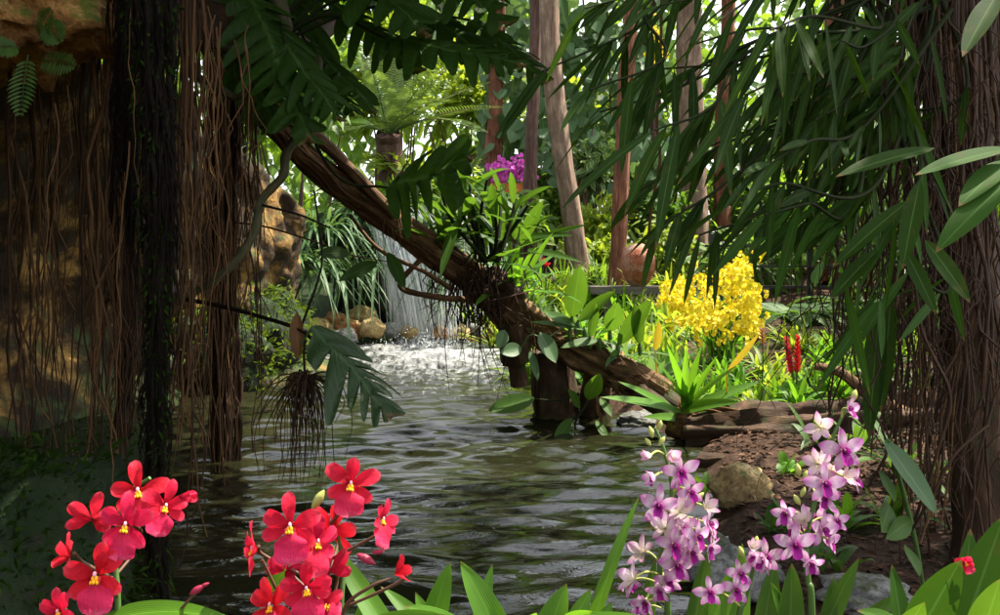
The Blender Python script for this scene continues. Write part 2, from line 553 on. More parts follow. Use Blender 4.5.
M['cliff'] = rock_mat('cliff_rock', (0.010, 0.007, 0.003), (0.036, 0.020, 0.007), (0.48, 0.27, 0.075), (0.03, 0.05, 0.01), 0.55, 1.6)
M['ledge'] = rock_mat('ledge_rock', (0.14, 0.06, 0.02), (0.42, 0.21, 0.06), (0.6, 0.38, 0.14), (0.08, 0.12, 0.015), 0.75, 4.0)
M['stone_tan'] = rock_mat('stone_tan', (0.26, 0.17, 0.08), (0.5, 0.35, 0.15), (0.58, 0.45, 0.23), (0.1, 0.11, 0.03), 0.3, 6)
M['stone_grey'] = rock_mat('stone_grey', (0.11, 0.11, 0.1), (0.2, 0.2, 0.185), (0.33, 0.33, 0.31), (0.06, 0.08, 0.03), 0.15, 6)
M['stone_orange'] = rock_mat('stone_orange', (0.22, 0.09, 0.03), (0.4, 0.2, 0.07), (0.5, 0.36, 0.18), (0.1, 0.11, 0.03), 0.1, 5)
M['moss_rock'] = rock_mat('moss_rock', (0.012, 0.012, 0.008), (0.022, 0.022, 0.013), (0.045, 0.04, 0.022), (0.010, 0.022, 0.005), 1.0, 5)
M['moss'] = leaf_mat('moss_tuft', (0.010, 0.026, 0.004), (0.03, 0.06, 0.008), 0.8, 0.25, 0.0, spec=.03)
M['moss_bright'] = leaf_mat('moss_bright', (0.05, 0.10, 0.012), (0.11, 0.17, 0.02), 0.7, 0.3, 0.0, spec=0.1)
M['soil'] = rock_mat('soil_mound', (0.03, 0.018, 0.01), (0.07, 0.04, 0.024), (0.12, 0.075, 0.045), (0.04, 0.06, 0.015), 0.05, 8)
M['urn'] = rock_mat('urn_clay', (0.30, 0.085, 0.035), (0.36, 0.15, 0.09), (0.34, 0.27, 0.22), (0.2, 0.2, 0.17), 0.12, 5, 0.75, 0.4)
M['wood_orange'] = bark_mat('wood_orange', (0.25, 0.07, 0.02), (0.45, 0.14, 0.04), (0.6, 0.25, 0.08), 3, 3, 0.6, 0.3)
M['wood_grey'] = bark_mat('wood_grey', (0.06, 0.05, 0.045), (0.14, 0.12, 0.10), (0.24, 0.21, 0.18), 3, 3, 0.8, 0.4)
M['iron'] = plain_mat('iron', (0.03, 0.03, 0.03), 0.6, 0.4)
M['red_petal'] = petal_mat('red_petal', [(0.0, (0.40, 0.004, 0.015)), (0.35, (0.66, 0.010, 0.036)), (0.8, (0.78, 0.022, 0.060)), (1.0, (0.82, 0.08, 0.13))], 0.35, 0.6, streak=0.5, streak_col=(0.42, 0.0, 0.02), spec=.12)
M['red_lip'] = petal_mat('red_lip', [(0.0, (0.7, 0.1, 0.08)), (0.25, (0.62, 0.015, 0.05)), (0.8, (0.72, 0.03, 0.10)), (1.0, (0.78, 0.09, 0.18))], 0.3, 0.55, streak=0.5, streak_col=(0.48, 0.004, 0.035), spec=.15)
M['crest'] = plain_mat('crest_yellow', (0.85, 0.4, 0.01), 0.45, 0.3, 0.15)
M['column'] = plain_mat('column_pink', (0.8, 0.38, 0.45), 0.45, 0.3, 0.1)
M['den_petal'] = petal_mat('den_petal', [(0.0, (0.40, 0.02, 0.28)), (0.22, (0.62, 0.26, 0.50)), (0.45, (0.78, 0.58, 0.70)), (0.75, (0.66, 0.30, 0.56)), (1.0, (0.48, 0.08, 0.40))], 0.35, 0.5, streak=0.5, streak_col=(0.55, 0.15, 0.46))
M['den_pale'] = petal_mat('den_pale', [(0.0, (0.60, 0.5, 0.32)), (0.4, (0.74, 0.56, 0.58)), (0.75, (0.7, 0.42, 0.58)), (1.0, (0.55, 0.16, 0.42))], 0.35, 0.5, streak=0.25, streak_col=(0.6, 0.3, 0.45))
M['den_lip'] = petal_mat('den_lip', [(0.0, (0.14, 0.0, 0.08)), (0.4, (0.27, 0.004, 0.19)), (1.0, (0.44, 0.03, 0.32))], 0.25, 0.5, streak=0.4, streak_col=(0.18, 0.0, 0.12))
M['throat'] = plain_mat('throat', (0.10, 0.003, 0.05), 0.5, 0.3, 0.2)
M['bud'] = plain_mat('bud_green', (0.35, 0.38, 0.1), 0.5, 0.3, 0.25)
M['red_bud'] = plain_mat('red_bud', (0.28, 0.02, 0.05), 0.5, 0.3, 0.25)
M['yellow_petal'] = petal_mat('yellow_petal', [(0.0, (0.8, 0.5, 0.01)), (0.4, (0.88, 0.72, 0.02)), (1.0, (0.9, 0.78, 0.03))], 0.35, 0.5, streak=0.1, streak_col=(0.6, 0.3, 0.01))
M['ginger'] = petal_mat('ginger_bract', [(0.0, (0.5, 0.01, 0.02)), (1.0, (0.75, 0.03, 0.03))], 0.2, 0.4, streak=0.15)
M['magenta'] = petal_mat('magenta_petal', [(0.0, (0.5, 0.06, 0.4)), (1.0, (0.65, 0.12, 0.55))], 0.3, 0.5, streak=0.1)
M['mulch'] = leaf_mat('mulch_chip', (0.03, 0.014, 0.008), (0.15, 0.075, 0.042), 0.8, 0.0, 0.0, spec=0.15)


def ground_mat():
    m, nt, out = new_mat('ground')
    g = G(nt)
    obj = g.n('TexCoord').outputs['Object']
    n1 = g.noise(1.3, 8, 0.65, obj)
    n2 = g.noise(22, 6, 0.7, obj)
    n3 = g.noise(70, 4, 0.7, obj)
    soil = g.ramp(g.math('ADD', g.math('MULTIPLY', n2, 0.6), g.math('MULTIPLY', n3, 0.4)), [(0.36, (0.014, 0.008, 0.005)), (0.5, (0.045, 0.024, 0.014)), (0.64, (0.11, 0.06, 0.034))])
    moss = g.mix(n2, (0.006, 0.012, 0.003), (0.022, 0.036, 0.007))
    sx = g.n('SeparateXYZ', Vector=obj)
    # moss grows on the wet left bank and in patches elsewhere
    left = g.ramp(g.math('MULTIPLY_ADD', sx.outputs[0], -0.5, 0.0), [(0.4, 0.0), (0.75, 0.4)])
    mk = g.ramp(g.math('ADD', n1, left), [(0.56, 0.0), (0.66, 1.0)])
    col = g.mix(mk, soil, moss)
    bp = g.n('Bump', Strength=1.0, Distance=0.02, Height=g.math('ADD', n2, g.math('MULTIPLY', n3, 0.6)))
    pb = g.n('BsdfPrincipled')
    g.link(col, pb.inputs['Base Color'])
    pb.inputs['Roughness'].default_value = 0.9
    pb.inputs['Specular IOR Level'].default_value = 0.15
    g.link(bp.outputs[0], pb.inputs['Normal'])
    g.link(pb.outputs[0], out.inputs[0])
    return m


FALL = np.array([-1.0, 12.9])     # foot of the waterfall


def water_mat():
    m, nt, out = new_mat('water')
    g = G(nt)
    obj = g.n('TexCoord').outputs['Object']
    sx = g.n('SeparateXYZ', Vector=obj)
    dx = g.math('MULTIPLY', g.math('SUBTRACT', sx.outputs[0], -0.75), 0.50)
    dy = g.math('MULTIPLY', g.math('SUBTRACT', sx.outputs[1], 12.3), 0.27)
    dist = g.math('SQRT', g.math('ADD', g.math('MULTIPLY', dx, dx), g.math('MULTIPLY', dy, dy)))
    fall = g.ramp(g.math('MULTIPLY', dist, 0.5), [(0.04, 1.0), (0.8, 0.0)])
    fz = g.noise(1.0, 9, 0.75, g.mapping(obj, (10, 6, 1)), 0.4)
    fm = g.ramp(g.math('ADD', fz, g.math('MULTIPLY', g.math('SUBTRACT', fall, 1.0), 0.42)), [(0.32, 0.0), (0.78, 1.0)])
    mur = g.noise(0.7, 4, 0.6, obj)
    base = g.mix(mur, (0.007, 0.009, 0.004), (0.018, 0.017, 0.007))
    r1 = g.noise(1.0, 4, 0.6, g.mapping(obj, (6, 13, 1)), 0.8)
    r2 = g.noise(1.0, 3, 0.6, g.mapping(obj, (22, 40, 1)), 0.3)
    h = g.math('ADD', r1, g.math('MULTIPLY', r2, 0.22))
    bp = g.n('Bump', Strength=0.2, Distance=0.02, Height=h)
    pb = g.n('BsdfPrincipled')
    g.link(base, pb.inputs['Base Color'])
    pb.inputs['Roughness'].default_value = 0.02
    pb.inputs['IOR'].default_value = 1.36
    pb.inputs['Specular IOR Level'].default_value = 0.85
    g.link(bp.outputs[0], pb.inputs['Normal'])
    df = g.n('BsdfPrincipled')
    df.inputs['Base Color'].default_value = (0.78, 0.8, 0.8, 1)
    df.inputs['Roughness'].default_value = 0.5
    ms = g.n('MixShader')
    g.link(g.math('MULTIPLY', fm, 0.72), ms.inputs[0])
    g.link(pb.outputs[0], ms.inputs[1])
    g.link(df.outputs[0], ms.inputs[2])
    g.link(ms.outputs[0], out.inputs[0])
    return m


def fall_mat():
    m, nt, out = new_mat('falling_water')
    g = G(nt)
    pb = g.n('BsdfPrincipled')
    pb.inputs['Base Color'].default_value = (0.85, 0.88, 0.88, 1)
    pb.inputs['Roughness'].default_value = 0.25
    tp = g.n('BsdfTransparent')
    uv = g.n('TexCoord').outputs['UV']
    nz = g.noise(1.0, 4, 0.6, g.mapping(uv, (1, 9, 1)))
    ms = g.n('MixShader')
    g.link(g.ramp(nz, [(0.3, 0.45), (0.55, 1.0)]), ms.inputs[0])
    g.link(tp.outputs[0], ms.inputs[1])
    g.link(pb.outputs[0], ms.inputs[2])
    g.link(ms.outputs[0], out.inputs[0])
    return m


def veil_mat():
    m, nt, out = new_mat('water_veil')
    g = G(nt)
    uv = g.n('TexCoord').outputs['UV']
    df = g.n('BsdfDiffuse'); df.inputs['Color'].default_value = (0.85, 0.88, 0.88, 1)
    tl = g.n('BsdfTranslucent'); tl.inputs['Color'].default_value = (0.85, 0.88, 0.88, 1)
    mx = g.n('MixShader'); mx.inputs[0].default_value = .5
    g.link(df.outputs[0], mx.inputs[1]); g.link(tl.outputs[0], mx.inputs[2])
    tp = g.n('BsdfTransparent')
    sx = g.n('SeparateXYZ', Vector=uv)
    nz = g.noise(1.0, 6, 0.65, g.mapping(uv, (9, 1.6, 1)), 0.5)
    ed = g.ramp(g.math('ABSOLUTE', g.math('SUBTRACT', sx.outputs[0], 0.5)), [(0.2, 1.0), (0.5, 0.0)])
    ms = g.n('MixShader')
    g.link(g.math('MULTIPLY', ed, g.ramp(nz, [(0.42, 0.0), (0.7, 0.7)])), ms.inputs[0])
    g.link(tp.outputs[0], ms.inputs[1]); g.link(mx.outputs[0], ms.inputs[2])
    g.link(ms.outputs[0], out.inputs[0])
    return m


M['veil'] = veil_mat()
M['ground'] = ground_mat()
M['water'] = water_mat()
M['fall'] = fall_mat()

# ------------------------------------------------------------------ terrain
POND = np.array([(0.15, 12.9), (0.25, 11), (0.4, 9), (0.55, 8.1), (1.1, 7.3), (1.25, 6.4), (1.1, 5.2), (0.95, 4.4), (0.8, 3.4), (0.55, 2.2),
                 (0, 1.9), (-0.6, 1.95), (-1.15, 2.4), (-1.3, 3.3), (-1.45, 4.0), (-1.85, 5.0), (-2.15, 6.3), (-2.6, 8), (-2.8, 10), (-2.9, 11.5), (-2.4, 13.0), (-1.2, 13.4)])


def pond_dist(x, y):
    x = np.asarray(x, float); y = np.asarray(y, float)
    dmin = np.full(x.shape, 1e9)
    ins = np.zeros(x.shape, bool)
    n = len(POND)
    for i in range(n):
        a, b = POND[i], POND[(i + 1) % n]
        e = b - a
        t = np.clip(((x - a[0]) * e[0] + (y - a[1]) * e[1]) / (e @ e), 0, 1)
        dmin = np.minimum(dmin, np.hypot(x - a[0] - t * e[0], y - a[1] - t * e[1]))
        c = ((a[1] > y) != (b[1] > y)) & (x < (b[0] - a[0]) * (y - a[1]) / (b[1] - a[1] + 1e-12) + a[0])
        ins ^= c
    return np.where(ins, -dmin, dmin)


def sstep(a, b, x):
    t = np.clip((x - a) / (b - a), 0, 1)
    return t * t * (3 - 2 * t)


def gz(x, y):
    """ground height"""
    x = np.asarray(x, float); y = np.asarray(y, float)
    d = pond_dist(x, y)
    z = np.where(d < 0, -0.5 * sstep(0, 0.7, -d) - 0.02, 0.09 * sstep(-0.02, 0.18, d))
    out = sstep(0, 0.5, d)
    z = z + out * 0.22 * sstep(0.2, 2.5, d) * sstep(0.3, 1.2, x) * sstep(3, 6, y)
    z = z + out * 0.62 * sstep(12.6, 16.5, y)
    z = z + out * 0.28 * sstep(2.0, 1.2, y)
    z = z + out * (0.035 * np.sin(x * 2.1 + 1) * np.sin(y * 1.7) + 0.02 * np.sin(x * 5.3) * np.sin(y * 4.1 + 2))
    return z


def g1(x, y):
    return float(gz(np.array([x]), np.array([y]))[0])


def make_grid(name, xs, ys, zf, mat):
    X, Y = np.meshgrid(xs, ys)
    Zv = zf(X, Y)
    mb = MB()
    mb.add(np.stack([X, Y, Zv], -1), grid_faces(len(ys), len(xs)), np.stack([X, Y], -1))
    return build(name, mb, mat)


xs = np.concatenate([-np.geomspace(220, 9, 12), np.linspace(-8, 8, 230), np.geomspace(9, 220, 12)])
ys = np.concatenate([-np.geomspace(220, 2.5, 10), np.linspace(-2, 18, 270), np.geomspace(19, 260, 18)])
o = make_grid('ground', xs, ys, gz, M['ground'])
o['kind'] = 'structure'


def wave_z(X, Y):
    z = np.zeros_like(X)
    r2 = np.random.default_rng(5)
    dist = np.hypot(X - FALL[0], Y - FALL[1])
    amp = 0.55 + 1.1 * np.exp(-dist / 3.0)
    for i in range(46):
        lam = r2.uniform(0.10, 0.34) if i < 41 else r2.uniform(0.8, 1.2)
        ang = -PI / 2 + r2.normal(0, 0.27)
        k = 2 * PI / lam
        kx, ky = k * math.cos(ang), k * math.sin(ang)
        ph = r2.uniform(0, 6.28)
        env = 0.6 + 0.4 * np.sin(X * r2.uniform(.8, 2) + ph * 2) * np.sin(Y * r2.uniform(.8, 2) + ph)
        z += lam * 0.0165 * env * np.sin(kx * X + ky * Y + ph + 0.8 * np.sin(X * 1.3 + ph))
    return z * amp


o = make_grid('water', np.linspace(-3.3, 1.6, 230), np.linspace(1.7, 13.7, 620), wave_z, M['water'])
o['kind'] = 'structure'

# ------------------------------------------------------------------ left rock wall
def fract(p, f, o=5):
    return mnoise.fractal(Vector(p) * f, 0.9, 2.1, o)


def rock_wall():
    path = catmull([(-1.9, 1.2), (-2.35, 2.4), (-2.75, 3.6), (-3.0, 5.0), (-3.1, 6.6), (-2.9, 8.2), (-2.45, 9.5), (-2.05, 10.4), (-2.35, 11.2), (-3.6, 11.9), (-5.5, 12.2)], 150)
    tan = nrm(np.gradient(path, axis=0))
    nor = np.stack([tan[:, 1], -tan[:, 0]], -1)
    hs = np.linspace(0, 1, 64)
    V = np.empty((64 + 6, 150, 3))
    for i in range(150):
        s = i / 149
        top = (3.3 + 0.4 * math.sin(s * 9)) * (1 - .47 * float(sstep(.55, .78, s)))
        for j, h in enumerate(hs):
            z = -0.35 + h * top
            off = 0.35 * math.exp(-((h - 0.05) / 0.14) ** 2) - 0.15 * math.exp(-((h - 0.38) / 0.2) ** 2) + 0.55 * float(sstep(0.52, 0.8, h)) * float(sstep(.62, .45, s)) + 0.15 * float(sstep(.5, .1, h)) * float(sstep(.5, .7, s)) - 0.5 * float(sstep(0.9, 1.0, h))
            p = np.array([path[i, 0] + nor[i, 0] * off, path[i, 1] + nor[i, 1] * off, z])
            k = 0.28 * fract(p, 0.9) + 0.10 * fract(p + 7, 2.8) + 0.05 * fract(p * np.array([1, 1, .4]) + 3, 7.0)
            p[:2] += nor[i] * k
            V[j, i] = p
        for q in range(6):
            b = V[63, i].copy()
            b[:2] -= nor[i] * (0.5 + q * 0.6)
            b[2] += 0.15 + 0.1 * fract(b, 1.2) - (2.5 if q == 5 else 0)
            V[64 + q, i] = b
    mb = MB()
    mb.add(V, grid_faces(70, 150), np.zeros((70 * 150, 2)))
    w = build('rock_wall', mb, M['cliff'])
    tag(w, 'tall ochre rock wall streaked with moss behind the curtain of hanging roots', 'rock wall')
    return V


WALL = rock_wall()

mb = MB()
blob(mb, P(10, -25, 3.7), (0.36, 0.5, 0.32), 3, 0.55, 1.8, 90, 60)
blob(mb, P(-60, 0, 4.0), (0.35, 0.4, 0.3), 5, 0.5, 1.8, 60, 40)
ml_ = MB()
vv = np.concatenate(mb.v)
ii = rng.integers(0, len(vv), 2600)
kk = np.sin(vv[ii, 0] * 17) + np.sin(vv[ii, 2] * 21 + vv[ii, 1] * 9) > .5
ii = ii[kk]
leaves(ml_, vv[ii] + rng.normal(0, .008, (len(ii), 3)), rng.normal(0, .5, (len(ii), 3)) + [.2, -.6, .3], rng.normal(0, 1, (len(ii), 3)), rng.uniform(.012, .03, len(ii)), rng.uniform(.005, .010, len(ii)), .3, 'lance', 2, 2, .2)
LEDGE = tag(build('rock_ledge', mb, M['ledge']), 'overhanging ochre and mossy rock ledge in the top left corner', 'rock ledge')
build('moss', ml_, M['moss_bright'], LEDGE)['kind'] = 'stuff'

# mossy bank rock bottom left
mb = MB()
blob(mb, (-1.75, 3.15, 0.05), (0.5, 0.55, 0.62), 9, 0.3, 1.5, 40, 28)
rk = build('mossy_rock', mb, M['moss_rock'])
tag(rk, 'dark green mossy rock at the left edge of the pond below the roots', 'rock')
mt = MB()
vv = np.concatenate(mb.v)
nn = nrm(vv - np.array([-1.75, 3.15, 0.05]))
ii = rng.integers(0, len(vv), 9000)
b = vv[ii] + rng.normal(0, 0.03, (9000, 3))
leaves(mt, b, nn[ii] + rng.normal(0, .5, (9000, 3)), rng.normal(0, 1, (9000, 3)), rng.uniform(.025, .075, 9000), rng.uniform(.008, .02, 9000), 0.3, 'lance', 2, 2, .2)
build('moss', mt, M['moss'], rk)['kind'] = 'stuff'

# moss cushion at the foot of the rock wall where the pond begins
mb = MB(); cs = []
for (px, py, Y, r) in ((262, 318, 10.0, .45), (240, 330, 9.6, .5), (285, 338, 10.4, .3), (215, 345, 9.0, .5)):
    c = P(px, py, Y)
    blob(mb, c - [0, 0, .1], (r, r * .8, r * .8), px, 0.3, 1.6, 26, 18)
    cs.append((c - [0, 0, .1], r))
mk = build('mossy_hummock', mb, M['moss_rock'])
tag(mk, 'bright mossy hummock at the water line below the ochre end of the rock wall', 'moss bank')
mt = MB()
vv = np.concatenate(mb.v)
ii = rng.integers(0, len(vv), 9000)
b = vv[ii] + rng.normal(0, 0.04, (9000, 3))
leaves(mt, b, rng.normal(0, .6, (9000, 3)) + [0.3, -0.5, 0.6], rng.normal(0, 1, (9000, 3)), rng.uniform(.05, .13, 9000), rng.uniform(.014, .035, 9000), 0.3, 'lance', 2, 2, .2)
build('moss', mt, M['moss_bright'], mk)['kind'] = 'stuff'

# ------------------------------------------------------------------ left strangler fig: trunk, root columns and hanging roots
def hang(px, py0, py1, Y, r, wob=0.02, dx=0.0, n=18):
    a, b = P(px, py0, Y), P(px + dx, py1, Y)
    t = np.linspace(0, 1, n)
    p = a * (1 - t)[:, None] + b * t[:, None]
    ph = rng.uniform(0, 6.28, 6)
    env = np.sqrt(t) * wob
    p[:, 0] += env * (np.sin(t * 5 + ph[0]) + .5 * np.sin(t * 13 + ph[1]) + .3 * np.sin(t * 27 + ph[4]))
    p[:, 1] += env * (np.sin(t * 4 + ph[2]) + .5 * np.sin(t * 11 + ph[3]))
    return p, r * (1.05 - 0.55 * t) * (1 + 0.15 * np.sin(t * 30 + ph[5]))


fig = thing('strangler_fig', 'strangler fig with a curtain of brown hanging roots over the left rock wall', 'fig tree', P(150, 60, 4.4))
# the trunk sprawls on top of the ledge
mb = MB()
tube(mb, catmull([P(-120, -60, 4.2), P(40, -25, 4.4), P(130, 10, 4.5), P(200, 25, 4.9), P(290, 40, 5.6), P(330, 20, 6.2)], 60), np.linspace(0.2, 0.07, 60), 20, 0.25, 2.2, 1.0)
tube(mb, catmull([P(-60, -80, 4.2), P(-40, -300, 4.0), P(-70, -560, 4.1)], 30), np.linspace(0.2, 0.09, 30), 16, 0.2, 2.0, 4.0)
tube(mb, catmull([P(40, -25, 4.4), P(130, -200, 4.6), P(230, -420, 5.0)], 30), np.linspace(0.12, 0.05, 30), 12, 0.2, 2.0, 6.0)
build('trunk', mb, M['root'], fig)


def column(name, px0, px1, py0, py1, Y, rad0, rad1, strands, mat, tw=2.0, sr=0.012, wet=0):
    mb = MB()
    t = np.linspace(0, 1, 34)
    ax = P(px0, py0, Y) * (1 - t)[:, None] + P(px1, py1, Y) * t[:, None]
    ax[:, 0] += 0.02 * np.sin(t * 7 + px0)
    core = (rad0 - rad1) * (1 - t) ** 2.6 + rad1
    tube(mb, ax, core * 0.42, 14, 0.45, 2.5, px0 * .1)
    for s in range(strands):
        a0 = rng.uniform(0, 6.28)
        tw_s = rng.normal(0, tw)
        rr = core * rng.uniform(0.6, 1.0) * (1 + 0.15 * np.sin(t * rng.uniform(5, 14) + a0))
        q = ax.copy()
        q[:, 0] += rr * np.cos(a0 + tw_s * t)
        q[:, 1] += rr * np.sin(a0 + tw_s * t)
        kn = np.array([mnoise.noise(Vector((k * 1.3, s * 3.1, px0))) for k in range(34)])
        q[:, 0] += .026 * np.roll(kn, 3); q[:, 1] += .02 * np.roll(kn, 9)
        tube(mb, q, sr * rng.uniform(.4, 1.3) * (1 + 0.5 * kn), 6, .25, 2.0, s)
    for s in range(strands * 9):      # rootlets standing off the column
        k = int(rng.integers(1, 30)); a0 = rng.uniform(0, 6.28); ln = rng.uniform(.08, .35)
        e = np.array([math.cos(a0), math.sin(a0), 0])
        p0 = ax[k] + e * core[k] * .9
        tube(mb, catmull([p0, p0 + e * rng.uniform(.005, .04) - UP * ln * .4, p0 + e * rng.uniform(-.01, .03) - UP * ln], 7), np.linspace(.004, .0015, 7), 4)
    build(name, mb, M[mat], fig)


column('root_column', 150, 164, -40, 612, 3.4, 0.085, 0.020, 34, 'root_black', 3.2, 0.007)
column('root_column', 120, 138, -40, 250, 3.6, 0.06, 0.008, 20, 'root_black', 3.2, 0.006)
column('root_column', 228, 223, 30, 462, 6.0, 0.10, 0.075, 30, 'root', 0.9, 0.012)
column('root_column', 128, 122, 60, 440, 4.7, 0.06, 0.04, 14, 'root', 1.4, 0.009)

mb = MB()
N = 900
t = rng.uniform(0, 1, N) ** 1.3
b = P(150, -40, 3.4) * (1 - t)[:, None] + P(164, 612, 3.4) * t[:, None]
a = rng.uniform(PI, 2 * PI, N); rr = (.065 * (1 - t) ** 2.6 + .022) * rng.uniform(.9, 1.25, N)
b = b + np.stack([np.cos(a) * rr, np.sin(a) * rr, 0 * a], -1)
leaves(mb, b, np.stack([np.cos(a), np.sin(a), -.5 + 0 * a], -1) + rng.normal(0, .5, (N, 3)), rng.normal(0, 1, (N, 3)), rng.uniform(.012, .035, N), rng.uniform(.005, .013, N), .3, 'oval', 3, 2, .2)
build('column_moss', mb, M['moss'], fig)['kind'] = 'stuff'
bundles = [(18, 9), (52, 12), (85, 14), (108, 12), (128, 10), (192, 12), (205, 12), (243, 8), (185, 22), (150, 30), (215, 16)]
for i in range(98):
    c, sd = bundles[i % len(bundles)]
    px = float(np.clip(c + rng.normal(0, sd), 2, 268))
    Y = rng.uniform(3.5, 5.9)
    py0 = rng.uniform(-40, 15)
    if px < 118:
        Y = rng.uniform(3.85, 5.9)
    if px > 200:
        Y = rng.uniform(4.9, 6.0); py0 = rng.uniform(10, 40)
    py1 = rng.uniform(380, 480) if rng.random() < .7 else rng.uniform(470, 570)
    if px > 230:
        py1 = rng.uniform(230, 460)
    pts, rr = hang(px, py0, py1, Y, rng.uniform(0.0035, 0.009), rng.uniform(.015, .06), rng.normal(0, 9))
    mb = MB()
    tube(mb, pts, rr, 6)
    if rng.random() < .45:     # forked tip
        k = int(rng.integers(8, 14))
        q = catmull([pts[k], pts[k] + [rng.normal(0, .03), rng.normal(0, .03), -.15], pts[k] + [rng.normal(0, .06), rng.normal(0, .04), -rng.uniform(.3, .8)]], 10)
        tube(mb, q, np.linspace(rr[k], rr[k] * .4, 10), 5)
    build('aerial_root', mb, M['root_light' if rng.random() < .5 else 'root'], fig)
mb = MB()
for i in range(120):
    c, sd = bundles[i % len(bundles)]
    px = float(np.clip(c + rng.normal(0, sd * 1.3), 0, 275))
    Y = rng.uniform(3.3, 6.2)
    py0 = rng.uniform(-10, 150) if px < 200 else rng.uniform(5, 60)
    pts, rr = hang(px, py0, py0 + rng.uniform(120, 360), Y, rng.uniform(0.0022, 0.0042), rng.uniform(.015, .06), rng.normal(0, 12), 18)
    tube(mb, pts, rr, 4)
build('root_hairs', mb, M['root_light'], fig)['kind'] = 'stuff'


def crown(c, rad, N, L, W, mat, parent, droop=0.3, hole=None, prof='lance', clumps=60):
    """leaf clumps through an ellipsoid, each clump on its own twig"""
    mb = MB()
    cc = nrm(rng.normal(0, 1, (clumps, 3))) * rng.uniform(.35, 1.0, (clumps, 1)) * np.asarray(rad) + np.asarray(c)
    if hole is not None:
        cc = cc[[not hole(q) for q in cc]]
    k = rng.integers(0, len(cc), N)
    b = cc[k] + rng.normal(0, 1, (N, 3)) * np.asarray(rad) * 0.16
    d = nrm(rng.normal(0, 1, (N, 3)) + [0, 0, -.3])
    leaves(mb, b, d, UP + rng.normal(0, .5, (N, 3)), L * rng.uniform(.7, 1.2, N), W * rng.uniform(.8, 1.2, N), droop, prof, 4, 2, .2)
    return build('crown', mb, mat, parent)


crown((-1.6, 5.7, 3.75), (2.6, 3.3, 0.7), 12500, 0.26, 0.12, M['dark_leaf'], fig, hole=lambda q: q[1] < 2.5 or (q[1] > 6.3 and q[0] > -.6), clumps=360)  # unseen crown, added for shade over the roots and left open for sun

# ------------------------------------------------------------------ fern on the ledge
fe = thing('ledge_fern', 'small bright fern hanging from the mossy ledge in the top left corner', 'fern', P(30, 50, 3.3))
for (a, b_, L, dr) in (((28, 55), (20, 112), .16, .1), ((20, 48), (-8, 45), .12, .15), ((40, 60), (75, 62), .12, .2), ((48, 20), (60, 40), .1, .15), ((40, 40), (52, 8), .12, .1)):
    mb = MB()
    p0, p1 = P(a[0], a[1], 3.3), P(b_[0], b_[1], 3.22)
    frond(mb, p0, p1 - p0, np.linalg.norm(p1 - p0), dr * .4, 0.011, 0.055, 13, up=np.array([0, -1, .3]), r=.0025)
    build('frond', mb, M['fern'], fe)

# ------------------------------------------------------------------ leaning log
log = thing('leaning_log', 'long brown leaning log with rough bark slanting over the pond', 'log', P(640, 388, 7.0))
mb = MB()
LP = catmull([P(225, 60, 6.2), P(262, 112, 6.3), P(330, 178, 6.5), P(410, 233, 6.75), P(470, 277, 6.95), P(520, 318, 7.1), P(570, 345, 7.2), P(620, 372, 7.1), P(668, 398, 6.9)], 150)
lr = np.interp(np.linspace(0, 1, 150), [0, .15, .5, .62, .72, .85, 1], [.07, .072, .095, .125, .118, .118, .095])
tube(mb, LP, lr, 44, 0.38, 2.9, 2.0)
for k in range(34):       # bark strands and clinging roots along the log
    a0 = rng.uniform(0, 6.28); i0 = int(rng.integers(10, 100)); i1 = min(149, i0 + int(rng.integers(18, 50)))
    ii = np.arange(i0, i1)
    an = a0 + np.linspace(0, rng.normal(0, 1.2), len(ii)) + .15 * np.sin(ii * .5)
    q = LP[ii].copy()
    tl = nrm(np.gradient(LP, axis=0))[ii]
    sa = nrm(np.cross(tl, [0, 1, 0])); sb = np.cross(tl, sa)
    q += (sa * np.cos(an)[:, None] + sb * np.sin(an)[:, None]) * (lr[ii] * 1.07)[:, None]
    tube(mb, q, rng.uniform(.004, .013) * np.sin(PI * np.linspace(.08, .95, len(ii))) ** .5, 6, .2, 2, k)
build('trunk', mb, M['log'], log)
mb = MB()
N = 420                  # loose flakes of bark on the lower half
ii = rng.integers(70, 146, N); an = rng.uniform(0, 6.28, N)
tl = nrm(np.gradient(LP, axis=0))[ii]; sa = nrm(np.cross(tl, [0, 1, 0])); sb = np.cross(tl, sa)
o_ = sa * np.cos(an)[:, None] + sb * np.sin(an)[:, None]
leaves(mb, LP[ii] + o_ * (lr[ii] * 1.04)[:, None], tl * rng.choice([-1, 1], N)[:, None] + o_ * .25 + rng.normal(0, .25, (N, 3)), o_, rng.uniform(.03, .11, N), rng.uniform(.012, .035, N), .05, 'strap', 3, 2, .3, bend=.2)
build('bark_flakes', mb, M['mulch'], log)['kind'] = 'stuff'
mb = MB()
tube(mb, catmull([P(268, 100, 6.3), P(320, 140, 6.45), P(362, 182, 6.5), P(395, 215, 6.6)], 50), np.linspace(.05, .035, 50), 14, 0.25, 2.2, 9)
build('side_branch', mb, M['log'], log)
mb = MB()
tube(mb, catmull([P(425, 255, 6.8), P(400, 285, 6.7), P(430, 296, 6.65), P(470, 300, 6.8)], 30), np.linspace(.018, .022, 30), 8, 0.2)
tube(mb, catmull([P(350, 215, 6.5), P(380, 250, 6.45), P(425, 272, 6.6), P(450, 288, 6.8)], 30), np.linspace(.010, .018, 30), 7, 0.2)
build('side_root', mb, M['root_light'], log)
# roots gripping the bank at its lower end
mb = MB()
for a in (((660, 395), (700, 420), (735, 440), (770, 452)), ((665, 400), (705, 436), (738, 470), (760, 480)), ((640, 392), (672, 418), (692, 442), (705, 455))):
    pts = [P(x, y, 6.9 - i * .22) for i, (x, y) in enumerate(a)]
    tube(mb, catmull(pts, 30), np.linspace(.07, .03, 30), 12, .3, 2.2, a[0][0])
build('buttress_root', mb, M['log_dark'], log)

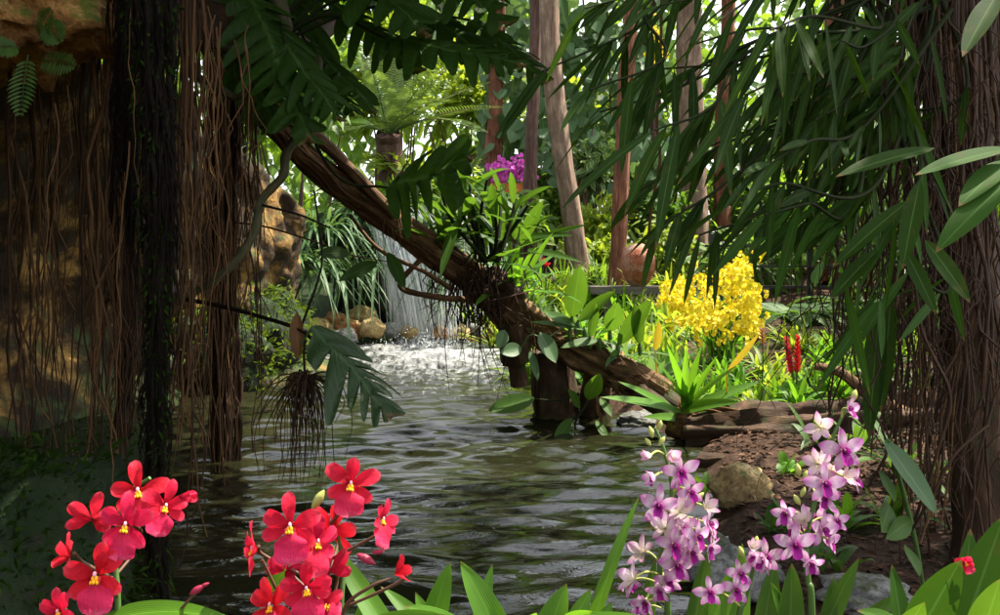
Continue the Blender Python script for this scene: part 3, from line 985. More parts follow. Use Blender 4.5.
# rotten stump under the log
mb = MB()
tube(mb, catmull([P(556, 440, 7.45), P(555, 395, 7.42), P(552, 350, 7.4)], 40), np.array([.17] * 12 + [.155] * 28), 26, .4, 2.4, 3)
tube(mb, catmull([P(590, 440, 7.5), P(596, 395, 7.45), P(600, 365, 7.3)], 30), np.linspace(.10, .09, 30), 18, .4, 2.4, 5)
tag(build('rotten_stump', mb, M['log_dark']), 'dark rotten stump standing in the water under the leaning log', 'stump')
mb = MB()
tube(mb, catmull([P(520, 385, 7.15), P(516, 352, 7.1), P(512, 322, 7.05)], 30), np.array([.06] * 10 + [.10] * 20), 16, .5, 3.0, 8)
tag(build('bark_slab', mb, M['log_dark']), 'crumbling bark slab hanging from the leaning log beside the rotten stump', 'bark')

# ------------------------------------------------------------------ liana with its lobed leaf
li = thing('liana', 'greenish woody liana looping down in front of the left roots', 'vine', P(245, 240, 4.3))
mb = MB()
pts = [P(186, 70, 4.5), P(215, 86, 4.4), P(237, 97, 4.35), P(247, 78, 4.3), P(241, 57, 4.35), P(212, 44, 4.5)]
tube(mb, catmull(pts, 50), np.linspace(.016, .019, 50) * (1 + .12 * np.sin(np.linspace(0, 30, 50))), 9, .15)
build('stem', mb, M['liana'], li)
mb = MB()
pts = [P(285, 38, 5.4), P(312, 48, 4.9), P(318, 70, 4.5), P(309, 100, 4.4), P(306, 123, 4.35), P(287, 153, 4.3), P(283, 176, 4.3), P(262, 200, 4.3), P(254, 232, 4.28), P(238, 258, 4.25), P(212, 282, 4.25), P(180, 298, 4.3)]
t = np.linspace(0, 1, 90)
tube(mb, catmull(pts, 90), (.021 - .004 * t) * (1 + .16 * (np.sin(t * 50) ** 8)), 10, .15)
build('stem', mb, M['liana'], li)
mb = MB()
tube(mb, catmull([P(180, 298, 4.3), P(220, 306, 4.2), P(262, 317, 4.1), P(300, 330, 4.0), P(318, 345, 3.95)], 40), np.linspace(.010, .007, 40), 7, .15)
tube(mb, catmull([P(262, 205, 4.25), P(300, 215, 4.3), P(330, 228, 4.35)], 20), np.linspace(.006, .004, 20), 6)
tube(mb, catmull([P(300, 330, 4.0), P(318, 280, 4.05), P(322, 250, 4.1), P(314, 190, 4.2)], 20), np.linspace(.006, .004, 20), 6)
build('twig', mb, M['root_black'], li)
mb = MB()
lobed_leaf(mb, P(311, 326, 4.0), P(398, 412, 3.75) - P(311, 326, 4.0), np.array([.55, -.75, .55]), .50, .34, 6, .16, .9, .1, 0, .5, .75)
build('leaf', mb, M['philo_grey'], li)
mb = MB()
leaves(mb, [P(297, 312, 4.0)], [[0.02, 0, -1]], [[0, -1, 0]], .19, .06, 0.0, 'oval', 8, 4, .6)
build('dry_sheath', mb, M['brown_leaf'], li)

# small leaves on a twig right of it
tw = thing('twig_sprig', 'thin arching twig with two dark leaves below the leaning log', 'twig', P(330, 250, 5.0))
mb = MB()
tube(mb, catmull([P(226, 222, 5.9), P(262, 226, 5.4), P(310, 240, 5.1), P(355, 256, 5.0), P(392, 262, 5.0)], 24), np.linspace(.006, .003, 24), 5)
build('stem', mb, M['root_light'], tw)
for a, b_ in (((378, 262), (345, 276)), ((388, 252), (402, 282)), ((350, 254), (322, 252))):
    mb = MB()
    p0, p1 = P(*a, 5.0), P(*b_, 4.9)
    leaves(mb, [p0], [p1 - p0], [[.2, -1, .4]], np.linalg.norm(p1 - p0) * 1.2, .07, .05, 'oval', 8, 2, .3)
    build('leaf', mb, M['philo'], tw)

# hanging ball of roots
hb = thing('hanging_root_ball', 'tangled ball of thin roots dangling from a string above the water', 'root ball', P(304, 375, 4.0))
mb = MB()
tube(mb, catmull([P(306, 330, 4.0), P(304, 352, 4.0), P(305, 378, 4.0)], 12), .006, 6)
build('stalk', mb, M['root'], hb)
mb = MB()
for i in range(90):
    a = P(304 + rng.normal(0, 7), 384 + rng.normal(0, 7), 4.0 + rng.normal(0, .03))
    sp = rng.normal(0, .055, 2)
    ln = rng.uniform(.12, .42)
    tube(mb, catmull([P(305, 376, 4.0), a + [sp[0] * .6, sp[1] * .6, .0], a + [sp[0] * 1.2, sp[1], -ln * .5], a + [sp[0] * 1.1 + rng.normal(0, .015), sp[1], -ln]], 12), np.linspace(.0035, .0012, 12), 4)
for i in range(14):
    q = rng.normal(0, 1, 2)
    tube(mb, catmull([P(305, 376, 4.0), P(305 + 18 * q[0], 378 + 6 * abs(q[1]), 4.0), P(305 + 26 * q[0], 384 + 14 * abs(q[1]), 4.0)], 8), .0025, 4)
build('root_tangle', mb, M['root'], hb)

# ------------------------------------------------------------------ big philodendron in the top middle
ph = thing('philodendron', 'large dark philodendron with deeply cut leaves across the top middle', 'philodendron', P(270, 60, 4.6))
mb = MB()
tube(mb, catmull([P(225, 40, 5.0), P(262, 60, 4.7), P(285, 40, 4.6), P(270, -40, 4.5)], 40), np.linspace(.045, .035, 40), 12, .2)
build('stem', mb, M['liana'], ph)


def petiole(mb, a, b_, sag=.1, r=.009):
    m = (a + b_) / 2 + [0, 0, sag]
    tube(mb, catmull([a, m, b_], 16), np.linspace(r, r * .7, 16), 7)


PL = [  # base px, tip px, Y base, Y tip, width m, lobes, normal, droop, sidedroop
    ((385, 38), (522, 66), 4.4, 4.0, .34, 9, (.15, -.75, .75), .06, .5, .9),
    ((250, -5), (308, 138), 4.4, 4.1, .46, 9, (.5, -.8, .3), .05, .3, .6),
    ((388, 188), (472, 158), 5.0, 4.7, .56, 6, (.2, -.85, .5), .0, .3, .55),
    ((305, 40), (372, 112), 4.8, 4.3, .28, 6, (.5, -.6, .6), .1, .5, .7),
    ((350, -35), (420, 32), 4.6, 4.2, .42, 6, (.3, -.8, .5), .1, .4, .7),
    ((420, -40), (500, 22), 4.7, 4.3, .42, 6, (.2, -.8, .5), .1, .4, .7),
    ((285, 45), (338, 118), 4.3, 4.1, .28, 6, (.45, -.8, .4), .05, .5, .8),
    ((300, -20), (270, 80), 4.9, 4.7, .55, 6, (-.1, -.9, .4), .05, .3, .6),
    ((225, -10), (262, 80), 5.0, 4.9, .42, 6, (.1, -.9, .5), .05, .4, .6),
    ((405, 5), (490, 62), 4.8, 4.5, .34, 7, (.2, -.8, .5), .12, .6, .9),
    ((335, 5), (412, 70), 5.0, 4.7, .34, 7, (.3, -.8, .5), .12, .6, .8),
    ((240, 40), (275, 128), 4.9, 4.7, .34, 8, (.2, -.9, .4), .05, .4, .8),
    ((470, 20), (540, 80), 4.9, 4.6, .26, 7, (.2, -.8, .5), .15, .6, .9),
    ((318, 50), (350, 112), 5.0, 4.8, .28, 7, (.3, -.8, .5), .1, .5, .8),
]
for (a, b_, Ya, Yb, Wd, nl, nn_, dr, sd, fw) in PL:
    mb = MB()
    p0, p1 = P(*a, Ya), P(*b_, Yb)
    L = np.linalg.norm(p1 - p0)
    lobed_leaf(mb, p0, p1 - p0 + UP * dr * L, np.array(nn_), L, Wd, nl, .2, fw, dr, 0, sd, .8)
    lf = build('leaf', mb, M['philo'], ph)
    mb = MB()
    petiole(mb, P(272, 45, 4.62), p0, .12 if a[1] < 100 else -.25)
    build('petiole', mb, M['stalk_dark'], lf)

# ------------------------------------------------------------------ epiphytes on the log
ep = thing('log_orchid', 'dark epiphyte clump with a shaggy root ball on the middle of the leaning log', 'orchid plant', P(485, 275, 6.9))
mb = MB(); ml = MB()
c = P(488, 262, 6.75)
for (tx, ty) in ((455, 170), (470, 185), (487, 180), (500, 190), (515, 200), (440, 190), (480, 205), (528, 205), (462, 212), (495, 215)):
    tip = P(tx, ty, 6.7 + rng.normal(0, .15))
    base = c + [rng.normal(0, .07), rng.normal(0, .06), 0]
    tube(mb, catmull([base, (base + tip) / 2 + [rng.normal(0, .03), 0, .03], tip], 12), np.linspace(.016, .009, 12), 7)
    for k in range(5):
        d = tip - base
        leaves(ml, [base + d * rng.uniform(.55, 1.0)], [nrm(d) * .5 + rng.normal(0, .6, 3)], [UP + rng.normal(0, .3, 3)], rng.uniform(.24, .46), rng.uniform(.05, .085), .25, 'lance', 8, 2, .25)
build('cane', mb, M['stalk_dark'], ep)
for (tx, ty, dr) in ((560, 225, .1), (548, 262, .2), (520, 245, .05), (545, 238, .2), (505, 262, .1)):
    p1 = P(tx, ty, 6.4)
    leaves(ml, [c], [p1 - c], [UP + rng.normal(0, .2, 3)], np.linalg.norm(p1 - c), .05, dr, 'strap', 8, 2, .3)
build('foliage', ml, M['mid'], ep)
mb = MB()
for i in range(130):
    a = P(480 + rng.normal(0, 17), 285 + rng.normal(0, 10), 6.85 + rng.normal(0, .08))
    ln = rng.uniform(.08, .32) if i < 110 else rng.uniform(.4, .8)
    tube(mb, catmull([a + [0, 0, .1], a + [rng.normal(0, .06), rng.normal(0, .05), -ln * .4], a + [rng.normal(0, .09), rng.normal(0, .06), -ln]], 9), np.linspace(.006, .0018, 9), 4)
blob(mb, P(497, 290, 6.95), (.17, .16, .13), 2, .5, 2.0, 26, 18)
build('root_ball', mb, M['root'], ep)
# paddle leaves rising to the right of it
pd = thing('paddle_orchid', 'orchid with upright paddle leaves and curling green leaves on the log above the pond', 'orchid plant', P(545, 235, 7.3))
mb = MB()
for (a, b_, w, pf) in (((520, 245), (545, 196), .10, 'oval'), ((515, 240), (512, 205), .07, 'oval'), ((520, 238), (575, 235), .05, 'lance'), ((522, 245), (590, 222), .05, 'lance'), ((528, 250), (582, 262), .06, 'strap'), ((520, 232), (556, 214), .04, 'lance')):
    p0, p1 = P(*a, 7.2), P(*b_, 7.05)
    leaves(mb, [p0], [p1 - p0 + [0, 0, .04]], [[.1, -1, .7]], np.linalg.norm(p1 - p0), w, .1, pf, 10, 4, .2)
build('foliage', mb, M['mid'], pd)
mb = MB()
tube(mb, catmull([P(497, 285, 7.1), P(508, 262, 7.15), P(520, 243, 7.2)], 10), .012, 6)
build('stem', mb, M['stalk'], pd)

ov = thing('oval_leaf_orchid', 'broad oval leaved orchid growing on the bend of the leaning log', 'orchid plant', P(580, 335, 7.0))
mb = MB(); bulbs = []
for (a, b_, w, nn_) in (((572, 318), (580, 262), .16, (.1, -1, .2)), ((578, 322), (615, 288), .11, (-.2, -.8, .6)), ((576, 325), (545, 312), .10, (.1, -.7, .7)), ((610, 332), (618, 300), .13, (0, -1, .2)),
                        ((618, 345), (652, 296), .13, (-.4, -1, .2)), ((570, 330), (533, 300), .07, (.1, -.7, .7)), ((640, 345), (634, 300), .11, (.3, -1, .2)), ((600, 340), (560, 345), .08, (.1, -.6, .8)),
                        ((590, 338), (596, 300), .09, (.5, -1, .2)), ((585, 330), (530, 318), .06, (0, -.6, .8))):
    p0, p1 = P(*a, 7.0), P(*b_, 6.85)
    L = np.linalg.norm(p1 - p0)
    leaves(mb, [p0], [p1 - p0], [nn_], L, w * 1.0, .06, 'oval', 10, 4, .22, wave=.02)
    bulbs.append(p0)
build('foliage', mb, M['mid'], ov)
for q in bulbs:
    mb = MB(); blob(mb, q - [0, 0, .03], (.018, .018, .05), 1, 0, nu=8, nv=6)
    build('bulb', mb, M['stalk'], ov)
# pale oval leaf hanging under
hl = thing('creeper_sprig', 'creeper with pale green oval leaves hanging under the log bend', 'creeper', P(530, 330, 7.0))
mb = MB()
tube(mb, catmull([P(560, 330, 6.95), P(545, 338, 6.85), P(530, 335, 6.8), P(520, 350, 6.8)], 14), .005, 5)
build('stem', mb, M['stalk'], hl)
for (a, b_, w) in (((540, 332), (556, 362), .12), ((522, 348), (500, 352), .10), ((505, 330), (498, 348), .09), ((530, 350), (538, 380), .06)):
    mb = MB()
    p0, p1 = P(*a, 6.8), P(*b_, 6.7)
    leaves(mb, [p0], [p1 - p0], [[.3, -1, .4]], np.linalg.norm(p1 - p0), w, .03, 'oval', 9, 4, .2)
    build('leaf', mb, M['silver'], hl)

st = thing('strap_leaf_orchid', 'clump of long yellow green strap leaves on the lower end of the log', 'orchid plant', P(685, 415, 6.6))
mb = MB(); cc = P(688, 412, 6.55)
for (tx, ty, dr, w) in ((612, 398, .06, .09), (630, 380, .08, .08), (650, 358, .05, .075), (665, 348, .02, .07), (705, 350, .02, .07), (735, 372, .05, .08), (755, 384, .12, .08), (748, 402, .1, .09), (640, 408, .1, .09), (690, 345, .02, .05), (720, 360, .03, .06), (660, 385, .05, .07), (730, 395, .1, .07), (700, 375, .05, .06)):
    p1 = P(tx, ty, 6.35 + rng.normal(0, .12))
    L = np.linalg.norm(p1 - cc)
    leaves(mb, [cc + rng.normal(0, .035, 3)], [p1 - cc + [0, 0, dr * L]], [UP + [0, -.6, 0] + rng.normal(0, .2, 3)], L * 1.08, w * 1.05, dr, 'strap', 9, 2, .3)
build('foliage', mb, M['strap'], st)
mb = MB()
for (tx, ty) in ((745, 412), (760, 416), (735, 418)):
    p1 = P(tx, ty, 6.3)
    tube(mb, catmull([cc, (cc + p1) / 2 + [0, 0, .03], p1], 10), .008, 5)
blob(mb, P(690, 425, 6.6), (.14, .12, .13), 4, .5, 2.2, 24, 16)
build('root_clump', mb, M['root_light'], st)

def log_clump(i, name, label, mat, n, L, W, prof='lance', side=0.0, elo=15, ehi=80, droop=.35):
    c = LP[i] + np.array([side, -.4 * lr[i], .8 * lr[i]])
    mb = MB()
    strap_clump(mb, c, n, L, W, elo, ehi, droop, .035, prof)
    t_ = thing(name, label, 'epiphyte', c)
    build('foliage', mb, M[mat], t_)
    mb = MB()
    for k in range(26):
        a = c + rng.normal(0, .04, 3)
        ln = rng.uniform(.08, .3)
        tube(mb, catmull([a, a + [rng.normal(0, .04), -.03, -ln * .4], a + [rng.normal(0, .05), -.03, -ln]], 8), np.linspace(.004, .0012, 8), 4)
    build('roots', mb, M['root_light'], t_)


log_clump(52, 'log_epiphyte', 'small dark strap leaved epiphyte high on the leaning log below the scalloped leaf', 'mid', 16, .3, .035)
log_clump(66, 'log_epiphyte', 'spiky green epiphyte on the leaning log just above the shaggy root ball', 'mid', 34, .62, .055)
log_clump(90, 'log_epiphyte', 'bright strap leaved epiphyte on the leaning log right of the shaggy root ball', 'strap', 30, .6, .06)
log_clump(98, 'log_epiphyte', 'green fern like epiphyte on the leaning log above the bark slab', 'fern', 26, .32, .03)
log_clump(118, 'log_epiphyte', 'tufted green epiphyte on the leaning log right of the oval leaves', 'strap', 20, .36, .05)
log_clump(130, 'log_epiphyte', 'pale green epiphyte on the lower leaning log left of the strap clump', 'silver', 14, .36, .06)
mt = MB()        # moss along the log
N = 2600
ii = rng.integers(20, 149, N); an = rng.normal(.6, .9, N)
tl = nrm(np.gradient(LP, axis=0))[ii]; sa = nrm(np.cross(tl, [0, 1, 0])); sa = sa * np.sign(sa[:, 2:3]); sb = np.array([0, -1.0, 0])
o_ = nrm(sa * np.cos(an)[:, None] + sb * np.sin(an)[:, None])
k = np.sin(ii * .35) + np.sin(ii * .13 + 1) > .1
leaves(mt, (LP[ii] + o_ * (lr[ii] * 1.02)[:, None])[k], (o_ + rng.normal(0, .5, (N, 3)))[k], rng.normal(0, 1, (k.sum(), 3)), rng.uniform(.015, .045, k.sum()), rng.uniform(.006, .012, k.sum()), .3, 'lance', 2, 2, .2)
build('moss', mt, M['moss_bright'], log)['kind'] = 'stuff'

# creeper on the stump and its hanging leaves over the water
sv = thing('stump_creeper', 'creeper with dark drooping leaves hanging from the rotten stump over the water', 'creeper', P(590, 400, 7.1))
mb = MB()
tube(mb, catmull([P(596, 368, 7.1), P(588, 400, 7.0), P(575, 425, 6.9), P(585, 448, 6.85), P(594, 455, 6.8)], 24), np.linspace(.010, .006, 24), 6)
tube(mb, catmull([P(588, 392, 7.0), P(560, 400, 7.0), P(535, 399, 6.9)], 14), np.linspace(.008, .005, 14), 6)
build('stem', mb, M['stalk_dark'], sv)
for (a, b_, w) in (((590, 450), (602, 494), .085), ((572, 418), (553, 445), .09), ((535, 398), (487, 410), .13), ((588, 400), (600, 372), .12), ((580, 408), (568, 388), .07), ((596, 420), (608, 440), .06), ((578, 430), (570, 440), .05), ((600, 398), (612, 416), .06)):
    mb = MB()
    p0, p1 = P(*a, 6.9), P(*b_, 6.75)
    leaves(mb, [p0], [p1 - p0], [[.2, -1, .5]], np.linalg.norm(p1 - p0), w, .03, 'oval', 9, 4, .2)
    build('leaf', mb, M['mid'], sv)
mb = MB()
for i in range(5):
    leaves(mb, [P(598 + rng.normal(0, 3), 375 + i * 9, 7.05)], [[.1, -.3, -1]], [[.3, -1, 0]], .10, .03, 0, 'lance', 4, 2, .4)
build('dead_leaf', mb, M['brown_leaf'], sv)

# ------------------------------------------------------------------ waterfall and stones
mb = MB()
for i in range(300):
    x0 = -1.55 + 0.13 * rng.normal(0, 1) + (0.30 if i % 3 == 0 else 0)
    z0 = 1.75 + rng.uniform(-.12, .15)
    v0 = rng.uniform(.2, .75)
    a0 = rng.uniform(0, .6); a1 = min(1.0, a0 + rng.uniform(.25, .7))
    tt = np.linspace(a0, a1, 12)
    T = math.sqrt(2 * z0 / 9.8)
    p = np.stack([x0 + v0 * 1.5 * T * tt + .02 * tt * np.sin(tt * 9 + i), 13.5 - v0 * T * tt + .03 * np.sin(tt * 7 + i * 2), z0 - z0 * tt ** 2], -1)
    tube(mb, p, rng.uniform(.002, .007) * np.sin(PI * np.linspace(.06, .94, 12)) ** .6, 5, 0, flat=.5)
for i in range(90):     # threads that drip through the plants to the right
    x0 = rng.uniform(-.85, .1); z0 = rng.uniform(.9, 1.5); h0 = rng.uniform(0, .5)
    tube(mb, [[x0, 12.9, z0 * (1 - h0)], [x0 + .02, 12.85, z0 * (1 - h0) * .6], [x0 + .03, 12.8, z0 * max(0, .6 - h0)]], rng.uniform(.0012, .0035), 4)
for i in range(420):    # splashing drops
    r_ = abs(rng.normal(0, .42)); a_ = rng.uniform(0, 6.28)
    blob(mb, (-.95 + 1.4 * r_ * math.cos(a_), 12.85 + .6 * r_ * math.sin(a_), abs(rng.normal(.02, .10)) * math.exp(-r_)), rng.uniform(.003, .009), nu=6, nv=5)
wf_ = tag(build('waterfall', mb, M['fall']), 'thin white waterfall dropping into the far end of the pond', 'waterfall')
mb = MB()
for i in range(15):
    x0 = -1.55 + 0.14 * rng.normal(0, 1) + (0.30 if i % 3 == 0 else 0); z0 = 1.75; v0 = rng.uniform(.2, .75)
    tt = np.linspace(0, 1, 20); uu = np.linspace(-1, 1, 7)
    T = math.sqrt(2 * z0 / 9.8); wd = rng.uniform(.04, .10) * (.6 + 1.2 * tt)
    V = np.empty((20, 7, 3))
    for j, u in enumerate(uu):
        V[:, j] = np.stack([x0 + v0 * 1.5 * T * tt + u * wd, 13.5 - v0 * T * tt + .03 * np.cos(u * 2 + i) + .02 * np.sin(tt * 8 + i), z0 - z0 * tt ** 2], -1)
    mb.add(V, grid_faces(20, 7), np.stack(np.broadcast_arrays(((uu + 1) / 2)[None], (tt + i * .73)[:, None]), -1))
build('water_veil', mb, M['veil'], wf_)
mb = MB()
for (x, y, z, r) in ((-1.5, 14.1, 1.6, .55), (-2.2, 14.0, 1.3, .6), (-1.0, 14.2, 1.2, .5), (-1.7, 13.9, .7, .6), (-.6, 14.2, .6, .55)):
    blob(mb, (x, y, z), (r, r * .7, r * .8), x * 7, .35, 1.4, 30, 20)
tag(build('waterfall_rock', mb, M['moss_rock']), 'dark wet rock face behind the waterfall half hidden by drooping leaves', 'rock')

stones = [(335, 322, 13.2, .13, 'stone_orange'), (350, 330, 13.0, .15, 'stone_orange'), (362, 318, 13.4, .17, 'stone_tan'), (372, 328, 12.9, .13, 'stone_tan'), (390, 330, 13.1, .11, 'stone_grey'), (345, 337, 12.7, .12, 'stone_grey'),
          (410, 333, 13.2, .12, 'stone_tan'), (425, 326, 13.4, .13, 'stone_grey'), (318, 330, 12.9, .16, 'stone_tan'), (440, 334, 13.2, .10, 'stone_orange'), (460, 333, 13.3, .11, 'stone_tan'), (480, 331, 13.4, .12, 'stone_grey'), (500, 333, 13.1, .12, 'stone_tan'), (326, 341, 12.5, .12, 'stone_grey')]
nm = {'stone_orange': 'rusty orange stone at the far edge of the pond near the waterfall', 'stone_tan': 'tan rounded stone at the far edge of the pond near the waterfall', 'stone_grey': 'wet grey stone at the far edge of the pond near the waterfall'}
for i, (px, py, Y, r, mt_) in enumerate(stones):
    mb = MB()
    blob(mb, P(px, py, Y), (r * 1.25, r, r * .9), i + 3, .35, 1.3, 22, 16)
    tag(build('pond_stone', mb, M[mt_]), nm[mt_], 'stone', {'stone_orange': 'rusty stones', 'stone_tan': 'tan stones', 'stone_grey': 'grey stones'}[mt_] + ' by the waterfall')


def rockthing(name, label, c, rad, seed, mat, amp=.3, cat='rock', freq=1.3, rz=0.0):
    mb = MB()
    cr, sr = math.cos(rz), math.sin(rz)
    blob(mb, c, rad, seed, amp, freq, 44, 30, axes=[[cr, sr, 0], [-sr, cr, 0], [0, 0, 1]])
    return tag(build(name, mb, M[mat]), label, cat)


rockthing('boulder', 'round tan boulder on the right bank in front of the fallen log', P(740, 488, 4.75), (.155, .13, .105), 12, 'stone_tan', .22)
rockthing('flat_stone', 'flat pale grey stone on the mulch at the lower right', P(868, 596, 3.3), (.15, .16, .05), 5, 'stone_grey', .3)
rockthing('flat_stone', 'grey wet stone in the shallows behind the right pink orchids', P(735, 575, 3.5), (.16, .13, .09), 7, 'stone_grey', .3)
rockthing('flat_stone', 'pale grey stone at the water edge under the strap leaves', P(640, 421, 7.2), (.16, .13, .07), 8, 'stone_grey', .3)
rockthing('flat_stone', 'dark grey stone at the right bank between the two pink orchid sprays', P(700, 545, 3.9), (.10, .12, .06), 10, 'stone_grey', .3)
rockthing('soil_mound', 'dark brown earth mound behind the red spiked plant', (3.15, 10.0, .12), (.5, .45, .34), 21, 'soil', .3, 'mound')

# fallen log on the right bank
fl = thing('fallen_log', 'thick brown fallen log lying across the right bank', 'log', P(770, 440, 6.3))
mb = MB()
tube(mb, catmull([P(690, 438, 6.5), P(770, 434, 6.3), P(850, 430, 6.2), P(960, 418, 6.2)], 110), np.linspace(.14, .17, 110), 40, .5, 3.2, 11)
build('trunk', mb, M['log_dark'], fl)
mb = MB()
tube(mb, catmull([P(905, 415, 6.1), P(870, 395, 6.05), P(840, 372, 6.0), P(815, 366, 6.0)], 30), np.linspace(.05, .02, 30), 10, .25)
build('branch', mb, M['log'], fl)
mb = MB()
tube(mb, catmull([P(700, 462, 5.8), P(780, 470, 5.6), P(860, 466, 5.5), P(940, 470, 5.4)], 60), np.linspace(.05, .07, 60), 18, .3, 2.2, 15)
tag(build('rotten_branch', mb, M['log_dark']), 'thin dark rotten branch lying in front of the thick fallen log', 'branch')

# mulch chips on the right bank
mb = MB()
N = 9000
x = rng.uniform(.8, 3.4, N); y = rng.uniform(2.6, 7.5, N)
k = pond_dist(x, y) > .08
x, y = x[k], y[k]
b = np.stack([x, y, gz(x, y) + rng.uniform(.002, .018, len(x))], -1)
leaves(mb, b, rand_dirs(len(x), -15, 25), UP + rng.normal(0, .4, (len(x), 3)), rng.uniform(.02, .07, len(x)), rng.uniform(.008, .028, len(x)), .1, 'strap', 2, 2, .3)
build('mulch', mb, M['mulch'])['kind'] = 'stuff'

mb = MB()
N = 9000
x = rng.uniform(-3.4, -1.1, N); y = rng.uniform(2.2, 7.5, N)
k = (pond_dist(x, y) > .02) & (np.sin(x * 4.1 + 1.3 * y) + np.sin(y * 3.7 - x) > -1.0)
x, y = x[k], y[k]
leaves(mb, np.stack([x, y, gz(x, y) - .01], -1), rand_dirs(len(x), 15, 85), rng.normal(0, 1, (len(x), 3)), rng.uniform(.02, .07, len(x)), rng.uniform(.006, .018, len(x)), .3, 'lance', 2, 2, .2)
build('bank_moss', mb, M['moss'])['kind'] = 'stuff'

# ------------------------------------------------------------------ strap-leaved plants on the far and right banks
def plant_at(px, py, Y, name, label, cat, mat, N, L, W, droop=.5, elo=35, ehi=85, group=None, prof='strap', spread=.06, part='foliage'):
    c = P(px, py, Y)
    c[2] = g1(c[0], c[1]) - .01 if py is None else c[2]
    mb = MB()
    strap_clump(mb, c, N, L, W, elo, ehi, droop, spread, prof)
    return tag(build(name, mb, M[mat]), label, cat, group)


def ground_pt(x, y):
    return np.array([x, y, g1(x, y) - .01])


sp_lab = 'bright green strap leaved plant among others crowding the bank behind the leaning log'
for (px, Y, L) in ((505, 12.9, .7), (530, 12.2, .75), (555, 11.6, .7), (585, 11.2, .65), (548, 10.4, .6), (575, 10.0, .6), (605, 9.8, .6), (520, 13.6, .8), (545, 13.2, .8), (570, 12.6, .75), (600, 12.2, .7), (630, 11.4, .6), (640, 10.2, .6), (662, 9.6, .5), (470, 13.9, .8), (490, 14.4, .9), (445, 14.2, .9), (425, 14.5, .95), (515, 14.8, .9), (540, 14.6, .8), (620, 13.4, .7), (650, 12.6, .7), (680, 11.6, .7), (560, 14.2, .8), (590, 13.8, .75), (610, 14.0, .7), (640, 13.2, .5), (665, 13.4, .6), (690, 13.0, .65), (505, 15.6, .8), (535, 15.2, .75), (565, 15.0, .7), (600, 15.2, .7), (460, 15.0, .9), (480, 15.6, .9), (640, 14.6, .6), (675, 14.6, .7), (710, 13.6, .7), (720, 12.4, .6), (750, 12.8, .6), (700, 11.0, .5), (590, 8.7, .55), (560, 9.2, .5), (630, 8.9, .5), (535, 9.6, .7), (615, 8.3, .6), (645, 8.2, .55), (575, 8.9, .65), (670, 8.6, .5)):
    x = (px - 500) * Y / 1000
    c = ground_pt(x, Y)
    mb = MB()
    strap_clump(mb, c, int(rng.integers(45, 75)), L * 1.05, rng.uniform(.035, .06), 30, 88, rng.uniform(.35, .6), .1)
    mt_ = rng.choice(['bright', 'lime', 'varieg', 'strap'], p=[.4, .22, .18, .2])
    lab = {'bright': sp_lab, 'strap': sp_lab, 'lime': 'yellow green strap leaved plant glowing on the bank behind the leaning log', 'varieg': 'cream edged strap leaved plant on the bank behind the leaning log'}[mt_]
    tag(build('strap_leaf_plant', mb, M[mt_]), lab, 'plant', 'strap leaved plants behind the log' if mt_ in ('bright', 'strap') else ('yellow green plants behind the log' if mt_ == 'lime' else 'cream edged plants behind the log'))
# drooping silver leaves round the waterfall
for (x, y, z) in ((-2.35, 13.4, 1.5), (-2.05, 13.9, 1.75), (-.9, 13.9, 1.35), (-.6, 13.5, 1.0), (-2.6, 13.0, 1.1), (-1.5, 14.0, 1.5), (-2.1, 13.3, 1.0)):
    mb = MB()
    strap_clump(mb, (x, y, z), 60, 1.0, .045, 5, 70, 1.0, .12, az0=PI, az1=2 * PI)
    tag(build('drooping_grass', mb, M['silver']), 'silvery green drooping strap plant on the rocks beside the waterfall', 'plant', 'drooping plants round the waterfall')
# right bank: green grassy plants in front of the yellow orchid
for i, (px, Y, L) in enumerate(((715, 7.6, .45), (745, 7.5, .45), (775, 7.6, .42), (800, 7.9, .42), (730, 8.2, .5), (765, 8.3, .45), (690, 8.0, .5), (820, 7.4, .4), (845, 7.8, .42), (700, 7.2, .35), (785, 7.0, .33), (755, 7.0, .33), (870, 8.2, .5), (825, 8.5, .45), (800, 9.0, .5), (835, 9.4, .5), (870, 9.2, .5), (790, 9.8, .55), (850, 10.4, .6), (890, 10.0, .55), (815, 11.2, .6), (905, 8.6, .5))):
    x = (px - 500) * Y / 1000
    mb = MB()
    strap_clump(mb, ground_pt(x, Y), 46, L, .036, 30, 86, .5, .05)
    tag(build('spider_plant', mb, M[('bright', 'strap', 'lime')[i % 3 if i % 4 else 1]]), 'low grassy green plant on the right bank below the yellow orchid spray', 'plant', 'grassy plants below the yellow orchid')
